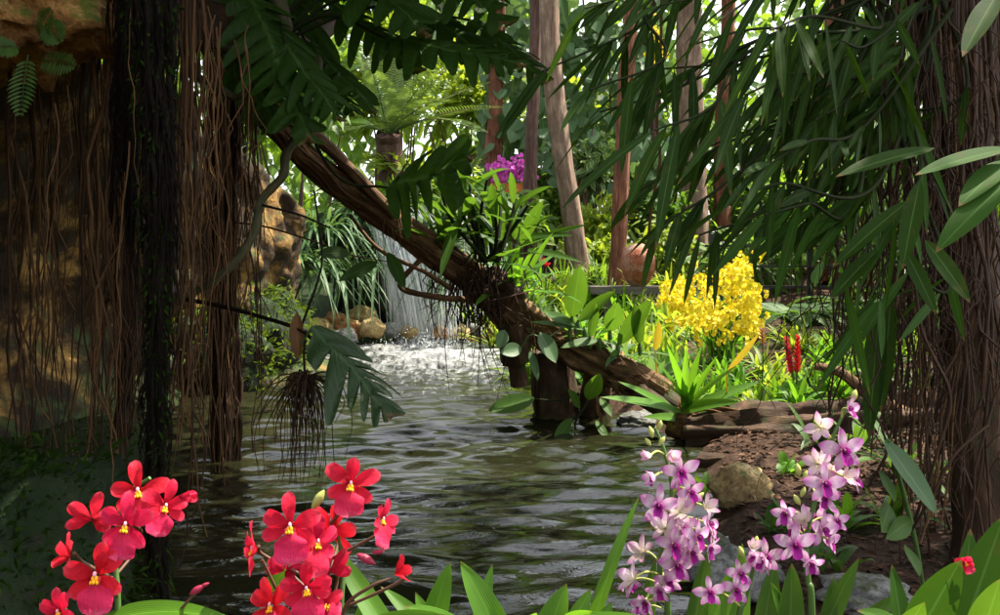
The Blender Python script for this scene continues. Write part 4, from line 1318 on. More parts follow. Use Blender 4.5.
for (px, Y, L, n_, mt_, lab) in ((905, 5.0, .5, 16, 'mid', 'dark leafy plant at the foot of the hanging roots on the right'), (860, 5.6, .4, 14, 'fern', 'small green plant in front of the fallen log near the hanging roots'), (930, 6.8, .6, 22, 'mid', 'tall leafy plant behind the fallen log at the far right'),
                        (880, 7.4, .6, 26, 'bright', 'bright leafy plant behind the dead branch on the fallen log'), (845, 4.2, .3, 12, 'strap', 'small strap leaved plant on the mulch beside the tall pink spray'), (785, 5.3, .24, 10, 'strap', 'little green tuft on the mulch between boulder and fallen log'),
                        (720, 6.9, .36, 26, 'mid', 'dark green plant just behind the near end of the fallen log'), (800, 6.75, .36, 26, 'strap', 'green plant pressed against the back of the fallen log below the red spikes'), (765, 6.8, .34, 24, 'bright', 'bright plant behind the middle of the fallen log'),
                        (815, 5.8, .34, 14, 'fern', 'feathery green plant hanging over the front of the fallen log'), (890, 4.3, .4, 14, 'mid', 'dark bushy plant on the mulch below the glossy pale leaf'), (700, 5.2, .22, 12, 'mid', 'small dark plant at the water edge left of the tan boulder'),
                        (780, 4.1, .26, 12, 'mid', 'low dark plant on the mulch right of the tan boulder'), (830, 3.6, .24, 12, 'fern', 'small pale green plant behind the flat pale stone')):
    x = (px - 500) * Y / 1000
    mb = MB()
    strap_clump(mb, ground_pt(x, Y), n_, L, .05, 30, 80, .45, .03, prof='lance')
    tag(build('bank_plant', mb, M[mt_]), lab, 'plant')
# two clearer silver rosettes
for (px, Y, lab) in ((655, 7.9, 'grey green strap leaved rosette beside the yellow leaf at the log'), (840, 7.1, 'broad pale green leaved plant right of the red spikes')):
    x = (px - 500) * Y / 1000
    mb = MB()
    strap_clump(mb, ground_pt(x, Y), 16, .62, .085, 40, 80, .3, .05, prof='lance')
    tag(build('rosette_plant', mb, M['silver' if px < 700 else 'strap']), lab, 'plant')
for (a, b_, Y, w_, pf, lab) in (((725, 375), (758, 335), 6.55, .045, 'lance', 'dying yellow orange leaf slanting up below the yellow orchid spray'), ((655, 352), (659, 322), 6.9, .06, 'oval', 'small upright yellow orange leaf left of the yellow orchid spray')):
    mb = MB()
    p0, p1 = P(*a, Y), P(*b_, Y - .05)
    leaves(mb, [p0], [p1 - p0], [[.3, -1, .3]], np.linalg.norm(p1 - p0) * 1.05, w_, .0, pf, 8, 2, .3)
    tube(mb, catmull([ground_pt(p0[0] + .03, Y + .1), (p0 + ground_pt(p0[0] + .03, Y + .1)) / 2 + [.01, 0, .02], p0 + (p1 - p0) * .05], 8), .005, 5)
    tag(build('yellow_leaf', mb, M['yellow_leaf']), lab, 'leaf')

# ------------------------------------------------------------------ yellow orchid spray
yo = thing('yellow_orchid', 'dense spray of small yellow orchids behind the log on the right bank', 'orchid plant', (2.1, 9.3, g1(2.1, 9.3)))
cl = [(690, 300, 8.9, 26, 17), (720, 285, 9.0, 24, 15), (745, 292, 9.0, 18, 18), (735, 318, 8.8, 26, 13), (705, 312, 8.9, 24, 10), (675, 292, 9.0, 12, 9), (752, 318, 9.0, 9, 14), (735, 272, 9.1, 12, 7)]
mb = MB(); msm = MB()
root = ground_pt(2.05, 9.2)
FC = []
for (px, py, Y, sx_, sy_) in cl:
    for i in range(60):
        FC.append(P(px + rng.normal(0, sx_ * .62), py + rng.normal(0, sy_ * .85), Y + rng.normal(0, .2)))
    for k in range(3):
        tip = P(px + rng.normal(0, sx_ * .4), py - sy_ * .5, Y)
        tube(msm, catmull([root + rng.normal(0, .06, 3) * [1, 1, 0], (root + tip) / 2 + [rng.normal(0, .1), 0, .15], tip], 14), np.linspace(.006, .003, 14), 5)
FC = np.array(FC)
for k in range(5):
    a = k * 2 * PI / 5 + rng.normal(0, .2, len(FC))
    fx = nrm(np.array([0, -1, .25]) + rng.normal(0, .35, FC.shape))
    sx_ = nrm(np.cross(fx, UP)); ux = np.cross(sx_, fx)
    d = sx_ * np.cos(a)[:, None] + ux * np.sin(a)[:, None]
    big = 1.5 if k == 0 else 1.0
    if k == 0:
        d = -ux
    leaves(mb, FC + fx * .005, d + fx * .2, fx, .034 * big, .026 * big, 0, 'obov', 4, 2, .1)
build('blossom', mb, M['yellow_petal'], yo)['kind'] = 'stuff'
build('stem', msm, M['stalk'], yo)
mb = MB()
strap_clump(mb, root, 40, .7, .05, 40, 85, .35, .15)
build('foliage', mb, M['strap'], yo)

# red ginger spikes
gi = thing('red_ginger', 'green plant with two upright bright red flower spikes on the right bank', 'ginger plant', P(795, 400, 7.2))
for (px0, py0, px1, py1) in ((791, 374, 786, 338), (797, 374, 798, 336)):
    a, b_ = P(px0, py0, 6.95), P(px1, py1, 6.95)
    mb = MB()
    for i in range(16):
        q = a + (b_ - a) * (i / 16)
        for s in range(3):
            an = s * 2.1 + i * 1.1
            leaves(mb, [q], [[math.cos(an) * .9, math.sin(an) * .9, 1]], [[-math.cos(an), -math.sin(an), .3]], .058 * (1.1 - .6 * i / 16), .026, -.15, 'oval', 3, 2, .3)
    build('flower_spike', mb, M['ginger'], gi)
mb = MB()
c0 = P(795, 405, 7.0)
tube(mb, catmull([c0, P(793, 374, 6.95), P(790, 350, 6.95)], 8), .007, 5)
tube(mb, catmull([c0, P(797, 374, 6.95), P(798, 350, 6.95)], 8), .007, 5)
build('stem', mb, M['stalk'], gi)
mb = MB()
strap_clump(mb, c0 - [0, 0, .05], 26, .38, .06, 30, 75, .35, .06, 'lance')
build('foliage', mb, M['strap'], gi)
# peach flower spike by the yellow leaf
mb = MB()
for i in range(10):
    q = P(762, 345 - i * 1.6, 7.3)
    for s in range(3):
        an = s * 2.1 + i
        leaves(mb, [q], [[math.cos(an), math.sin(an), .8]], [[0, 0, 1]], .05, .02, 0, 'lance', 3, 2, .2)
pm = petal_mat('peach_petal', [(0, (.6, .2, .08)), (1, (.7, .35, .2))])
tag(build('peach_flower', mb, pm), 'small peach flower spike right of the yellow orchid spray', 'flower')
pf_ = bpy.data.objects['peach_flower']
mb = MB()
tube(mb, catmull([ground_pt(P(762, 345, 7.3)[0], 7.35), P(763, 370, 7.32), P(762, 330, 7.3)], 10), .005, 5)
build('stem', mb, M['stalk'], pf_)

# back right fern
for (px, Y, z, n_, lab) in ((800, 10.6, .55, 13, 'arching green fern behind the red spikes in front of the wire fence'), (865, 11.2, .55, 11, 'arching green fern behind the hanging roots on the right')):
    x = (px - 500) * Y / 1000
    f_ = thing('tree_fern', lab, 'fern', (x, Y, g1(x, Y)))
    for i in range(n_):
        an = i * 2 * PI / n_ + rng.normal(0, .15)
        mb = MB()
        frond(mb, (x, Y, g1(x, Y) + .1), (math.cos(an), math.sin(an), 1.1), rng.uniform(.95, 1.35), .62, .04, .2, 30, r=.008)
        build('frond', mb, M['fern'], f_)

# ------------------------------------------------------------------ background trees
def tree(name, label, pts, r0, r1, mat, crown_c=None, crown_r=(1.3, 1.3, .7), seed=1.0, limbs=4, cm='mid', N=130, group=None):
    t_ = thing(name, label, 'tree', pts[0], group)
    mb = MB()
    q = catmull(pts, 70)
    rr = np.linspace(r0, r1, 70)
    rr[:8] *= np.linspace(1.35, 1.0, 8)
    tube(mb, q, rr, 22, .22, 2.6, seed)
    build('trunk', mb, M[mat], t_)
    if crown_c is not None:
        mb = MB()
        for i in range(limbs):
            an = i * 2 * PI / limbs + seed
            e = np.asarray(crown_c) + [math.cos(an) * crown_r[0] * .7, math.sin(an) * crown_r[1] * .7, rng.uniform(-.2, .5)]
            s = q[-6]
            tube(mb, catmull([s, (s + e) / 2 + [0, 0, .2], e], 16), np.linspace(r1 * .7, r1 * .15, 16), 8, .15)
        build('limb', mb, M[mat], t_)
        crown(crown_c, crown_r, N, .22, .1, M[cm], t_, clumps=40)
    return t_


def tp(px, py, Y):
    return P(px, py, Y)


tree('garden_tree', 'slim dark straight tree trunk just left of the thicker grey trunk', [tp(530, 268, 16.2), tp(531, 150, 16.2), tp(536, 20, 16.2), tp(540, -130, 16.2)], .10, .085, 'trunk_dark', tp(545, -190, 16), seed=1)
tree('garden_tree', 'thick grey brown tree trunk leaning slightly left at the middle of the garden', [tp(582, 290, 15.6), tp(571, 210, 15.6), tp(556, 110, 15.6), tp(549, 20, 15.6), tp(548, -130, 15.6)], .15, .135, 'trunk_grey', tp(540, -210, 15.5), seed=2)
tree('garden_tree', 'reddish brown straight tree trunk left of the clay urn', [tp(617, 290, 14.6), tp(620, 200, 14.6), tp(626, 90, 14.6), tp(634, -20, 14.6), tp(640, -140, 14.6)], .11, .095, 'trunk_red', tp(640, -220, 14.8), seed=3)
tree('garden_tree', 'pale broad tree trunk behind the yellow orchid and the long dark leaves', [tp(692, 285, 17.5), tp(694, 200, 17.5), tp(690, 80, 17.5), tp(690, -110, 17.5)], .23, .18, 'trunk_grey', tp(690, -180, 17.5), seed=4)
tree('garden_tree', 'short reddish tree trunk behind the magenta flowers left of the slim trunk', [tp(492, 235, 18.0), tp(494, 150, 18.0), tp(497, 60, 18.0), tp(500, -80, 18)], .16, .12, 'trunk_red', tp(500, -150, 18), seed=5)
tree('garden_tree', 'thin reddish trunk seen between the long dark leaves on the right', [tp(725, 275, 19), tp(722, 150, 19), tp(728, 20, 19), tp(730, -120, 19)], .15, .12, 'trunk_red', tp(735, -170, 19), seed=6)
tree('garden_tree', 'thin brown trunk right of the reddish trunk half hidden by leaves', [tp(655, 270, 18.5), tp(652, 150, 18.5), tp(650, 20, 18.5), tp(648, -120, 18.5)], .12, .1, 'trunk_dark', tp(655, -170, 19), seed=7)
tree('garden_tree', 'brown trunk at the far right seen through the hanging roots', [tp(832, 280, 15), tp(828, 150, 15), tp(835, 20, 15), tp(840, -120, 15)], .16, .13, 'trunk_red', tp(840, -190, 15), seed=8)

# clay urn on its ledge
mb = MB()
c = P(638, 286, 13.6)
prof_r = [0.10, .17, .22, .235, .22, .175, .11, .07, .02]
prof_z = [0, .08, .2, .32, .42, .50, .555, .575, .58]
th = np.linspace(0, 2 * PI, 40, endpoint=False)
pr = np.interp(np.linspace(0, 1, 40), np.linspace(0, 1, 9), prof_r); pz = np.interp(np.linspace(0, 1, 40), np.linspace(0, 1, 9), prof_z)
V = np.stack([pr[:, None] * np.cos(th)[None], pr[:, None] * np.sin(th)[None], np.broadcast_to(pz[:, None], (40, 40))], -1) + c
mb.add(V, grid_faces(40, 40, wrap=True), np.zeros((1600, 2)))
tag(build('clay_urn', mb, M['urn']), 'egg shaped weathered terracotta urn on a low grey ledge', 'urn')
zc = c[2]
gl_ = thing('garden_ledge', 'low grey timber ledge carrying the clay urn', 'ledge', (c[0] + .55, 13.7, g1(c[0] + .55, 13.7)))
mb = MB(); box(mb, (c[0] + .55, 13.7, zc - .055), (2.4, .5, .1)); build('top', mb, M['wood_grey'], gl_, False)
for x in (c[0] - .4, c[0] + .5, c[0] + 1.5):
    zb = g1(x, 13.7) - .1
    mb = MB(); box(mb, (x, 13.7, (zc - .107 + zb) / 2), (.14, .4, zc - .107 - zb)); build('leg', mb, M['wood_grey'], gl_, False)

# orange bench and magenta flowers
be = thing('garden_bench', 'small orange wooden bench in front of the reddish trunk', 'bench', tp(514, 230, 16.5))
c = P(513, 188, 16.6)
mb = MB(); box(mb, c, (.75, .05, .16)); build('backrest', mb, M['wood_orange'], be, False)
mb = MB(); box(mb, c + [0, -.25, -.28], (.75, .42, .05)); build('seat', mb, M['wood_orange'], be, False)
for sx_ in (-.3, .3):
    for sy_ in (-.42, 0):
        mb = MB(); zt = c[2] - (.31 if sy_ else .08); zb = g1(c[0], c[1]) - .02
        box(mb, (c[0] + sx_, c[1] + sy_, (zt + zb) / 2), (.06, .045, zt - zb)); build('leg', mb, M['wood_orange'], be, False)
mg = thing('magenta_flower_plant', 'plant with a magenta flower cluster above the orange bench', 'flowering plant', tp(514, 230, 17))
mb = MB(); FC = P(514, 169, 17) + rng.normal(0, 1, (70, 3)) * [.16, .12, .085]
for k in range(5):
    d = rand_dirs(len(FC), -60, 60)
    leaves(mb, FC, d, [0, -1, .3], .08, .07, 0, 'obov', 3, 2, .1)
build('blossom', mb, M['magenta'], mg)['kind'] = 'stuff'
mb = MB(); strap_clump(mb, ground_pt(P(514, 230, 17.2)[0], 17.2), 40, .8, .07, 50, 88, .2, .15)
tube(mb, catmull([ground_pt(P(514, 230, 17.2)[0], 17.2), P(514, 172, 17)], 10), .015, 6)
build('foliage', mb, M['mid'], mg)

# cycad
cy = thing('cycad', 'large cycad with long feathery fronds beyond the leaning log', 'cycad', tp(395, 160, 15.5))
c = P(388, 135, 15.0)
mb = MB()
tube(mb, catmull([ground_pt(c[0], c[1] + .2), c - [0, -.1, .3], c], 30), np.linspace(.2, .17, 30), 18, .35, 3)
build('trunk', mb, M['trunk_dark'], cy)
for (tx, ty, dY, dr) in ((505, 105, -1.2, .2), (470, 45, -.2, .12), (500, 75, .3, .2), (430, 30, .6, .1), (395, 20, .5, .1), (355, 35, .3, .12), (330, 70, -.2, .2), (320, 110, -.5, .25), (485, 130, -1.8, .35), (440, 60, -1.0, .2), (415, 25, 1, .1), (370, 60, -1, .2), (450, 95, -1.5, .25), (345, 130, -1.2, .3)):
    tip = P(tx, ty, 15.0 + dY)
    d = tip - c
    L = np.linalg.norm(d)
    mb = MB()
    frond(mb, c, d + UP * dr * L, L * 1.02, dr, .022, .33, 36, r=.016)
    build('frond', mb, M['cycad'], cy)

# climbing vine wall: heart leaves
vi = thing('climbing_vine', 'tall vine with pale heart shaped leaves climbing behind the middle trunks', 'vine', tp(600, 250, 18.5))
mb = MB()
for k in range(9):
    xx = 548 + k * 13
    tube(mb, catmull([tp(xx, 240, 18.8), tp(xx + rng.normal(0, 10), 120, 18.8), tp(xx + rng.normal(0, 16), -40, 18.8)], 30), .02, 6)
build('stem', mb, M['trunk_dark'], vi)
mb = MB()
N = 1000
b = np.array([P(rng.uniform(480, 670), rng.uniform(-50, 190), 18.3 + rng.normal(0, .35)) for _ in range(N)])
leaves(mb, b, np.array([0, -.4, -1]) + rng.normal(0, .4, (N, 3)), np.array([0, -1, .5]) + rng.normal(0, .35, (N, 3)), rng.uniform(.2, .38, N), rng.uniform(.17, .32, N), .05, 'heart', 6, 2, .15)
build('foliage', mb, M['silver'], vi)

# shrubs of the middle background
def shrub(label, px, pyc, Y, rad, N, L, W, mat, prof='lance', cat='shrub', name='garden_shrub', group=None):
    c = P(px, pyc, Y)
    t_ = thing(name, label, cat, ground_pt(c[0], Y), group)
    mb = MB()
    for k in range(7):
        e = c + rng.normal(0, .4, 3) * np.asarray(rad)
        tube(mb, catmull([ground_pt(c[0] + rng.normal(0, .1), Y), (ground_pt(c[0], Y) + e) / 2 + rng.normal(0, .08, 3), e], 12), np.linspace(.03, .01, 12), 6)
    build('stem', mb, M['trunk_dark'], t_)
    mb = MB()
    cc = c + nrm(rng.normal(0, 1, (40, 3))) * rng.uniform(.2, 1, (40, 1)) * np.asarray(rad)
    k = rng.integers(0, 40, N)
    b = cc[k] + rng.normal(0, .14, (N, 3)) * np.asarray(rad)
    d = nrm(b - c + [0, -.4, .3] + rng.normal(0, .5, (N, 3)))
    leaves(mb, b, d, UP + np.array([0, -.5, 0]) + rng.normal(0, .4, (N, 3)), L * rng.uniform(.7, 1.2, N), W * rng.uniform(.7, 1.2, N), .35, prof, 5, 2, .2)
    build('foliage', mb, M[mat], t_)


shrub('yellow green shrub between the grey trunk and the reddish trunk', 598, 225, 17.0, (.55, .5, .42), 700, .22, .07, 'lime')
shrub('cream and green variegated shrub behind the grey trunk', 592, 160, 17.6, (.5, .5, .5), 420, .28, .1, 'varieg')
shrub('bushy green shrub right of the reddish trunk above the urn', 655, 215, 17.2, (.6, .5, .6), 520, .26, .1, 'mid')
shrub('lime green shrub below the cycad fronds', 425, 180, 15.2, (.9, .6, .4), 800, .3, .07, 'lime')
shrub('tall lime shrub right of the cycad near the slim trunk', 470, 100, 19, (1.1, .7, .9), 1000, .3, .09, 'lime')
shrub('leafy green shrub at the foot of the slim dark trunk', 512, 215, 15.6, (.55, .5, .35), 500, .3, .08, 'bright')
shrub('bright shrub behind the leaning log left of the dark epiphyte', 385, 205, 14.6, (.9, .5, .4), 800, .34, .08, 'bright')
shrub('yellow green shrub seen between the hanging roots on the right', 870, 215, 14, (1.0, .6, .9), 900, .3, .06, 'lime')
shrub('bright green shrub behind the right fern and the fence', 800, 215, 16, (1.1, .6, .8), 900, .3, .08, 'bright')
shrub('dense green shrub behind the pale trunk', 735, 215, 19.5, (1.3, .6, 1.0), 900, .32, .1, 'bright')
shrub('bright leafy shrub behind the top of the liana and log', 290, 90, 13.8, (1.2, .8, 1.0), 1000, .35, .1, 'bright')
shrub('lime shrub in the gap left of the philodendron top', 225, 10, 13.5, (1.1, .8, 1.0), 800, .3, .1, 'lime')

shrub('bright low shrub between the slim dark trunk and the grey trunk', 548, 205, 18.2, (.6, .5, .6), 700, .26, .08, 'bright')
shrub('lime low shrub behind the foot of the grey trunk', 600, 258, 16.4, (.7, .5, .35), 700, .26, .07, 'lime')
shrub('lime feathery shrub between the urn and the pale trunk', 664, 250, 15.2, (.5, .4, .45), 600, .24, .06, 'lime')
shrub('bright shrub right of the pale trunk behind the yellow orchid', 745, 262, 14.8, (.8, .5, .55), 800, .28, .07, 'bright')
shrub('bright green bush far back between reddish and pale trunks', 655, 130, 20.0, (1.2, .7, 1.3), 1000, .34, .12, 'bright')
shrub('lime green bush far back right of the grey trunk', 585, 110, 20.2, (1.0, .7, 1.4), 900, .34, .12, 'lime')
shrub('lime green bush far back behind the cycad crown', 400, 70, 20.0, (1.6, .8, 1.6), 1300, .36, .12, 'lime')
shrub('bright tall bush behind the thin brown trunk at the far right', 850, 130, 18.5, (1.6, .8, 1.5), 1200, .36, .11, 'bright')

# red bromeliad dots behind the log
for (px, py, Y, lab) in ((546, 262, 13.2, 'small red bromeliad on the bank behind the oval leaved orchid'), (620, 237, 16, 'small red bromeliad at the foot of the reddish trunk')):
    mb = MB()
    strap_clump(mb, P(px, py + 5, Y), 14, .16, .05, 40, 85, .2, .02, 'lance')
    t_ = tag(build('bromeliad', mb, M['ginger']), lab, 'bromeliad')
    mb = MB()
    tube(mb, [ground_pt(P(px, 0, Y)[0], Y), P(px, py + 6, Y)], .012, 5)
    build('stem', mb, M['stalk'], t_)

# distant trees that read as one mass
def far_mass():
    mbs = {k: MB() for k in ('bright', 'lime', 'mid')}
    mb = MB()
    NC = 520
    cx = rng.uniform(-16, 18, NC); cy_ = rng.uniform(20.5, 30, NC); cz = .8 + rng.uniform(0, 1, NC) * np.interp(cy_, [20, 30], [4.4, 9.4])
    per = 26
    c = np.repeat(np.stack([cx, cy_, cz], -1), per, 0)
    b = c + rng.normal(0, .5, c.shape)
    n_ = len(b)
    leaves(mb, b, rng.normal(0, 1, (n_, 3)) + [0, -.5, -.3], UP + [0, -.6, 0] + rng.normal(0, .5, (n_, 3)), rng.uniform(.3, .65, n_), rng.uniform(.12, .3, n_), .3, 'oval', 4, 2, .2)
    return mb


o = build('far_foliage', far_mass(), M['bright'])
o['kind'] = 'stuff'
tag(o, 'distant mass of bright green trees closing the garden behind everything', 'foliage')
o['kind'] = 'stuff'
# side woods that close the view left of the cliff and behind the right fig
mb = MB()
NC = 260
c = np.concatenate([np.stack([rng.uniform(3.2, 9, NC), rng.uniform(6, 20, NC), rng.uniform(.3, 3.0, NC)], -1)])
c = c[c[:, 0] / c[:, 1] > .33]
c = np.repeat(c, 26, 0)
b = c + rng.normal(0, .35, c.shape)
n_ = len(b)
leaves(mb, b, rng.normal(0, 1, (n_, 3)) + [0, -.4, -.4], UP + [0, -.6, 0] + rng.normal(0, .5, (n_, 3)), rng.uniform(.2, .45, n_), rng.uniform(.07, .16, n_), .3, 'lance', 4, 2, .2)
o = build('side_foliage', mb, M['mid'])
o['kind'] = 'stuff'
tag(o, 'dark green thicket behind the hanging roots on the right', 'foliage')

# wire fence at the back right
fn = thing('wire_fence', 'dark wire fence with thin rails behind the right fern', 'fence', (4.0, 12.2, g1(4, 12.2)))
mb = MB()
for z in (.55, .8, 1.05, 1.3):
    box(mb, (4.3, 12.2, z), (3.6, .03, .03))
for i in range(30):
    box(mb, (2.6 + i * .12, 12.22, .85), (.012, .012, 1.0))
build('rail', mb, M['iron'], fn, False)
for x in (2.6, 3.8, 5.0, 6.0):
    mb = MB(); box(mb, (x, 12.26, .7), (.07, .05, 1.5)); build('post', mb, M['iron'], fn, False)

# ------------------------------------------------------------------ right fig: trunk, hanging roots, long leaves
rf = thing('long_leaf_fig', 'long leaved fig with dark drooping leaves and brown hanging roots on the right', 'fig tree', (1.75, 3.7, g1(1.75, 3.7)))
mb = MB()
tube(mb, catmull([P(985, 640, 3.75), P(975, 450, 3.75), P(965, 250, 3.8), P(958, 50, 3.8), P(950, -160, 3.7)], 80), np.interp(np.linspace(0, 1, 80), [0, .15, 1], [.15, .085, .11]), 24, .5, 2.6, 3)
tube(mb, catmull([P(958, 20, 3.8), P(900, -80, 3.5), P(820, -140, 3.1), P(700, -160, 2.8)], 40), np.linspace(.1, .04, 40), 12, .2)
tube(mb, catmull([P(955, -100, 3.7), P(1000, -260, 3.9), P(1020, -420, 4.0)], 30), np.linspace(.12, .06, 30), 12, .2)
build('trunk', mb, M['log_dark'], rf)
for i in range(96):
    px = rng.normal(950, 36) if i < 62 else rng.uniform(835, 1000)
    if px > 1015: px = rng.uniform(940, 1010)
    Y = rng.uniform(3.1, 4.3)
    py0 = rng.uniform(-70, 0)
    py1 = rng.uniform(400, 580) if px > 880 else rng.uniform(280, 500)
    pts, rr = hang(px, py0, py1, Y, rng.uniform(.0035, .0095), rng.uniform(.02, .065), rng.normal(0, 12))
    mb = MB()
    tube(mb, pts, rr, 6)
    build('aerial_root', mb, M['root_light' if rng.random() < .22 else 'root'], rf)
mb = MB()
for i in range(250):
    px = rng.normal(950, 40) if i < 150 else rng.uniform(800, 960)
    Y = rng.uniform(3.0, 4.4)
    py0 = rng.uniform(-20, 300)
    pts, rr = hang(px, py0, py0 + rng.uniform(100, 300), Y, rng.uniform(.0014, .0032), rng.uniform(.03, .1), rng.normal(0, 22), 18)
    tube(mb, pts, rr, 4)
# one looping light root in front
tube(mb, catmull([P(912, 250, 3.0), P(922, 330, 2.95), P(950, 395, 2.95), P(938, 450, 2.95), P(915, 520, 3.0)], 40), .005, 6)
tube(mb, catmull([P(988, 425, 3.0), P(955, 455, 2.95), P(930, 500, 2.95), P(912, 530, 3.0)], 30), .0045, 6)
build('root_hairs', mb, M['root'], rf)['kind'] = 'stuff'


def leafy_branch(path, N, L, W, mat='fig_leaf', start=.25, lean=(-.42, -.05, -.95), r=.007, dj=.5, nj=.6, drp=.15):
    mb = MB()
    q = catmull(path, 40)
    lean = np.asarray(lean) + rng.normal(0, 1, 3) * [.32, .2, .15]
    tube(mb, q, np.linspace(r, r * .35, 40), 6)
    br = build('branch', mb, M['stalk_dark'], rf)
    mb = MB()
    t = np.sort(rng.uniform(start, 1, N)); t[-1] = 1
    i = np.clip((t * 39).astype(int), 0, 38)
    b = q[i] + (q[i + 1] - q[i]) * (t * 39 - i)[:, None]
    tan = nrm(q[i + 1] - q[i])
    d = tan * .55 + np.asarray(lean) * 1.0 + rng.normal(0, dj, (N, 3)) * [1, .8, .6]
    leaves(mb, b, d, np.array([.1, -.55, .8]) + rng.normal(0, nj, (N, 3)), L * rng.uniform(.7, 1.2, N), W * rng.uniform(.8, 1.2, N), drp * rng.uniform(.3, 1.6, N), 'lance', 8, 2, .28)
    build('foliage', mb, M[mat], br)


S0 = P(940, 5, 3.2)
BR = [  # via, tip, Y, leaves
    ((740, -25), (585, 8), 2.5, 15), ((720, 0), (540, 72), 2.6, 18), ((740, 30), (590, 90), 2.4, 17), ((760, 70), (600, 112), 2.7, 14), ((770, 90), (655, 130), 2.3, 16),
    ((800, 110), (640, 190), 2.5, 16), ((790, 150), (660, 225), 2.4, 15), ((820, 190), (700, 235), 2.5, 15), ((830, 170), (730, 205), 2.3, 15), ((850, 200), (765, 215), 2.4, 13),
    ((860, 120), (760, 170), 2.3, 16), ((850, 60), (745, 95), 2.4, 18), ((830, 20), (690, 45), 2.5, 18), ((860, 10), (770, 30), 2.3, 18), ((840, -20), (660, 5), 2.6, 17),
    ((880, 80), (815, 120), 2.6, 16), ((890, 160), (830, 215), 2.7, 14), ((890, 60), (840, 40), 2.5, 15), ((900, 200), (845, 285), 2.6, 12), ((880, 20), (800, 70), 2.7, 16),
    ((800, -30), (720, 20), 2.3, 15), ((905, 230), (880, 300), 2.7, 10), ((870, 150), (790, 190), 2.8, 15), ((850, 100), (700, 150), 2.8, 16),
    ((860, 30), (735, 60), 2.8, 16), ((890, 110), (770, 130), 2.9, 16), ((820, 60), (650, 70), 2.8, 14),
    ((930, 40), (880, 95), 2.8, 18), ((900, 10), (830, 75), 3.0, 20), ((870, 0), (790, 60), 3.1, 20), ((920, 90), (860, 150), 3.0, 18), ((860, 60), (780, 110), 3.1, 20), ((900, 130), (820, 190), 3.2, 18),
    ((920, -10), (900, 60), 2.7, 16), ((850, 180), (790, 240), 3.0, 12),
]
for (v, tpx, Y, N) in BR:
    path = [P(rng.uniform(820, 960), rng.uniform(-90, 10), rng.uniform(2.9, 3.6)), P(v[0] + rng.normal(0, 25), v[1] + rng.normal(0, 20) - 15, (Y + 3.2) / 2), P((v[0] + tpx[0]) / 2, (v[1] + tpx[1]) / 2 - 4, Y + .15), P(*tpx, Y)]
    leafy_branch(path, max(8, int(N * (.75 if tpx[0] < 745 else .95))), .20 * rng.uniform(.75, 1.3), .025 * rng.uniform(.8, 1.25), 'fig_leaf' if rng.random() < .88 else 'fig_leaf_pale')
# shoots with paler leaves at the right edge
leafy_branch([P(1040, 100, 2.2), P(1020, 130, 2.1), P(1004, 155, 2.0)], 1, .1, .03)
for (a, b_, w, Y) in (((1012, 148), (922, 180), .038, 1.9), ((1010, 160), (965, 210), .05, 1.9), ((1012, 178), (944, 252), .055, 1.85), ((935, 148), (842, 180), .045, 2.2), ((1000, -10), (968, 55), .05, 2.0), ((920, 180), (905, 262), .05, 2.4), ((925, 240), (962, 300), .045, 2.3), ((905, 250), (930, 310), .04, 2.4), ((880, 300), (870, 425), .075, 3.3), ((892, 290), (882, 400), .06, 3.3), ((910, 200), (840, 265), .05, 2.6), ((878, 250), (836, 300), .05, 2.6)):
    mb = MB()
    p0, p1 = P(*a, Y), P(*b_, Y - .08)
    leaves(mb, [p0], [p1 - p0 + UP * .03], [[-.3, -.7, .7]], np.linalg.norm(p1 - p0) * 1.04, w, .08, 'lance', 12, 4, .25, wave=.015)
    build('leaf', mb, M['fig_leaf_pale' if a[0] > 1000 else 'fig_leaf'], rf)
crown((2.1, 4.1, 3.5), (2.0, 2.1, .8), 6500, .26, .07, M['fig_leaf'], rf, hole=lambda q: q[1] < 2.75, clumps=110)  # out-of-view crown put in to shade the long leaves, with a sun gap

# hanging yellow orchid twine
mb = MB()
tube(mb, catmull([P(662, -10, 4), P(660, 70, 4), P(657, 120, 4), P(660, 160, 4), P(652, 205, 4), P(648, 240, 4)], 40), .006, 6)
tag(build('pale_vine', mb, M['root_light']), 'thin pale vine dangling among the long dark leaves', 'vine')
yh = thing('yellow_spray', 'tiny yellow flower cluster high behind the long dark leaves', 'flower', P(655, 45, 9))
mb = MB(); FC = P(655, 48, 9) + rng.normal(0, 1, (50, 3)) * [.035, .06, .12]
for k in range(4):
    leaves(mb, FC, rand_dirs(len(FC), -60, 60), [0, -1, .3], .035, .03, 0, 'obov', 3, 2, .1)
build('blossom', mb, M['yellow_petal'], yh)['kind'] = 'stuff'
mb = MB(); tube(mb, catmull([P(655, 62, 9), P(658, 20, 9), P(668, -60, 9.2)], 12), .006, 5); build('stem', mb, M['stalk'], yh)

# glossy leaves on the right bank below the roots
gl = thing('young_philodendron', 'young philodendron with glossy pale leaves below the hanging roots on the right', 'philodendron', P(915, 580, 3.1))
mb = MB()
base = P(925, 600, 3.2)
tube(mb, catmull([base, P(915, 540, 3.1), P(900, 480, 3.05), P(888, 440, 3.0)], 20), .007, 6)
build('stem', mb, M['stalk'], gl)
for (a, b_, w) in (((884, 440), (932, 505), .085), ((890, 505), (882, 528), .07), ((905, 545), (918, 572), .05), ((880, 470), (893, 498), .05), ((912, 520), (888, 535), .06)):
    mb = MB()
    p0, p1 = P(*a, 3.0), P(*b_, 2.9)
    leaves(mb, [p0], [p1 - p0], [[.5, -1, .5]], np.linalg.norm(p1 - p0) * 1.1, w, .04, 'oval', 10, 4, .25, wave=.02)
    build('leaf', mb, M['silver' if a[1] < 450 else 'mid'], gl)

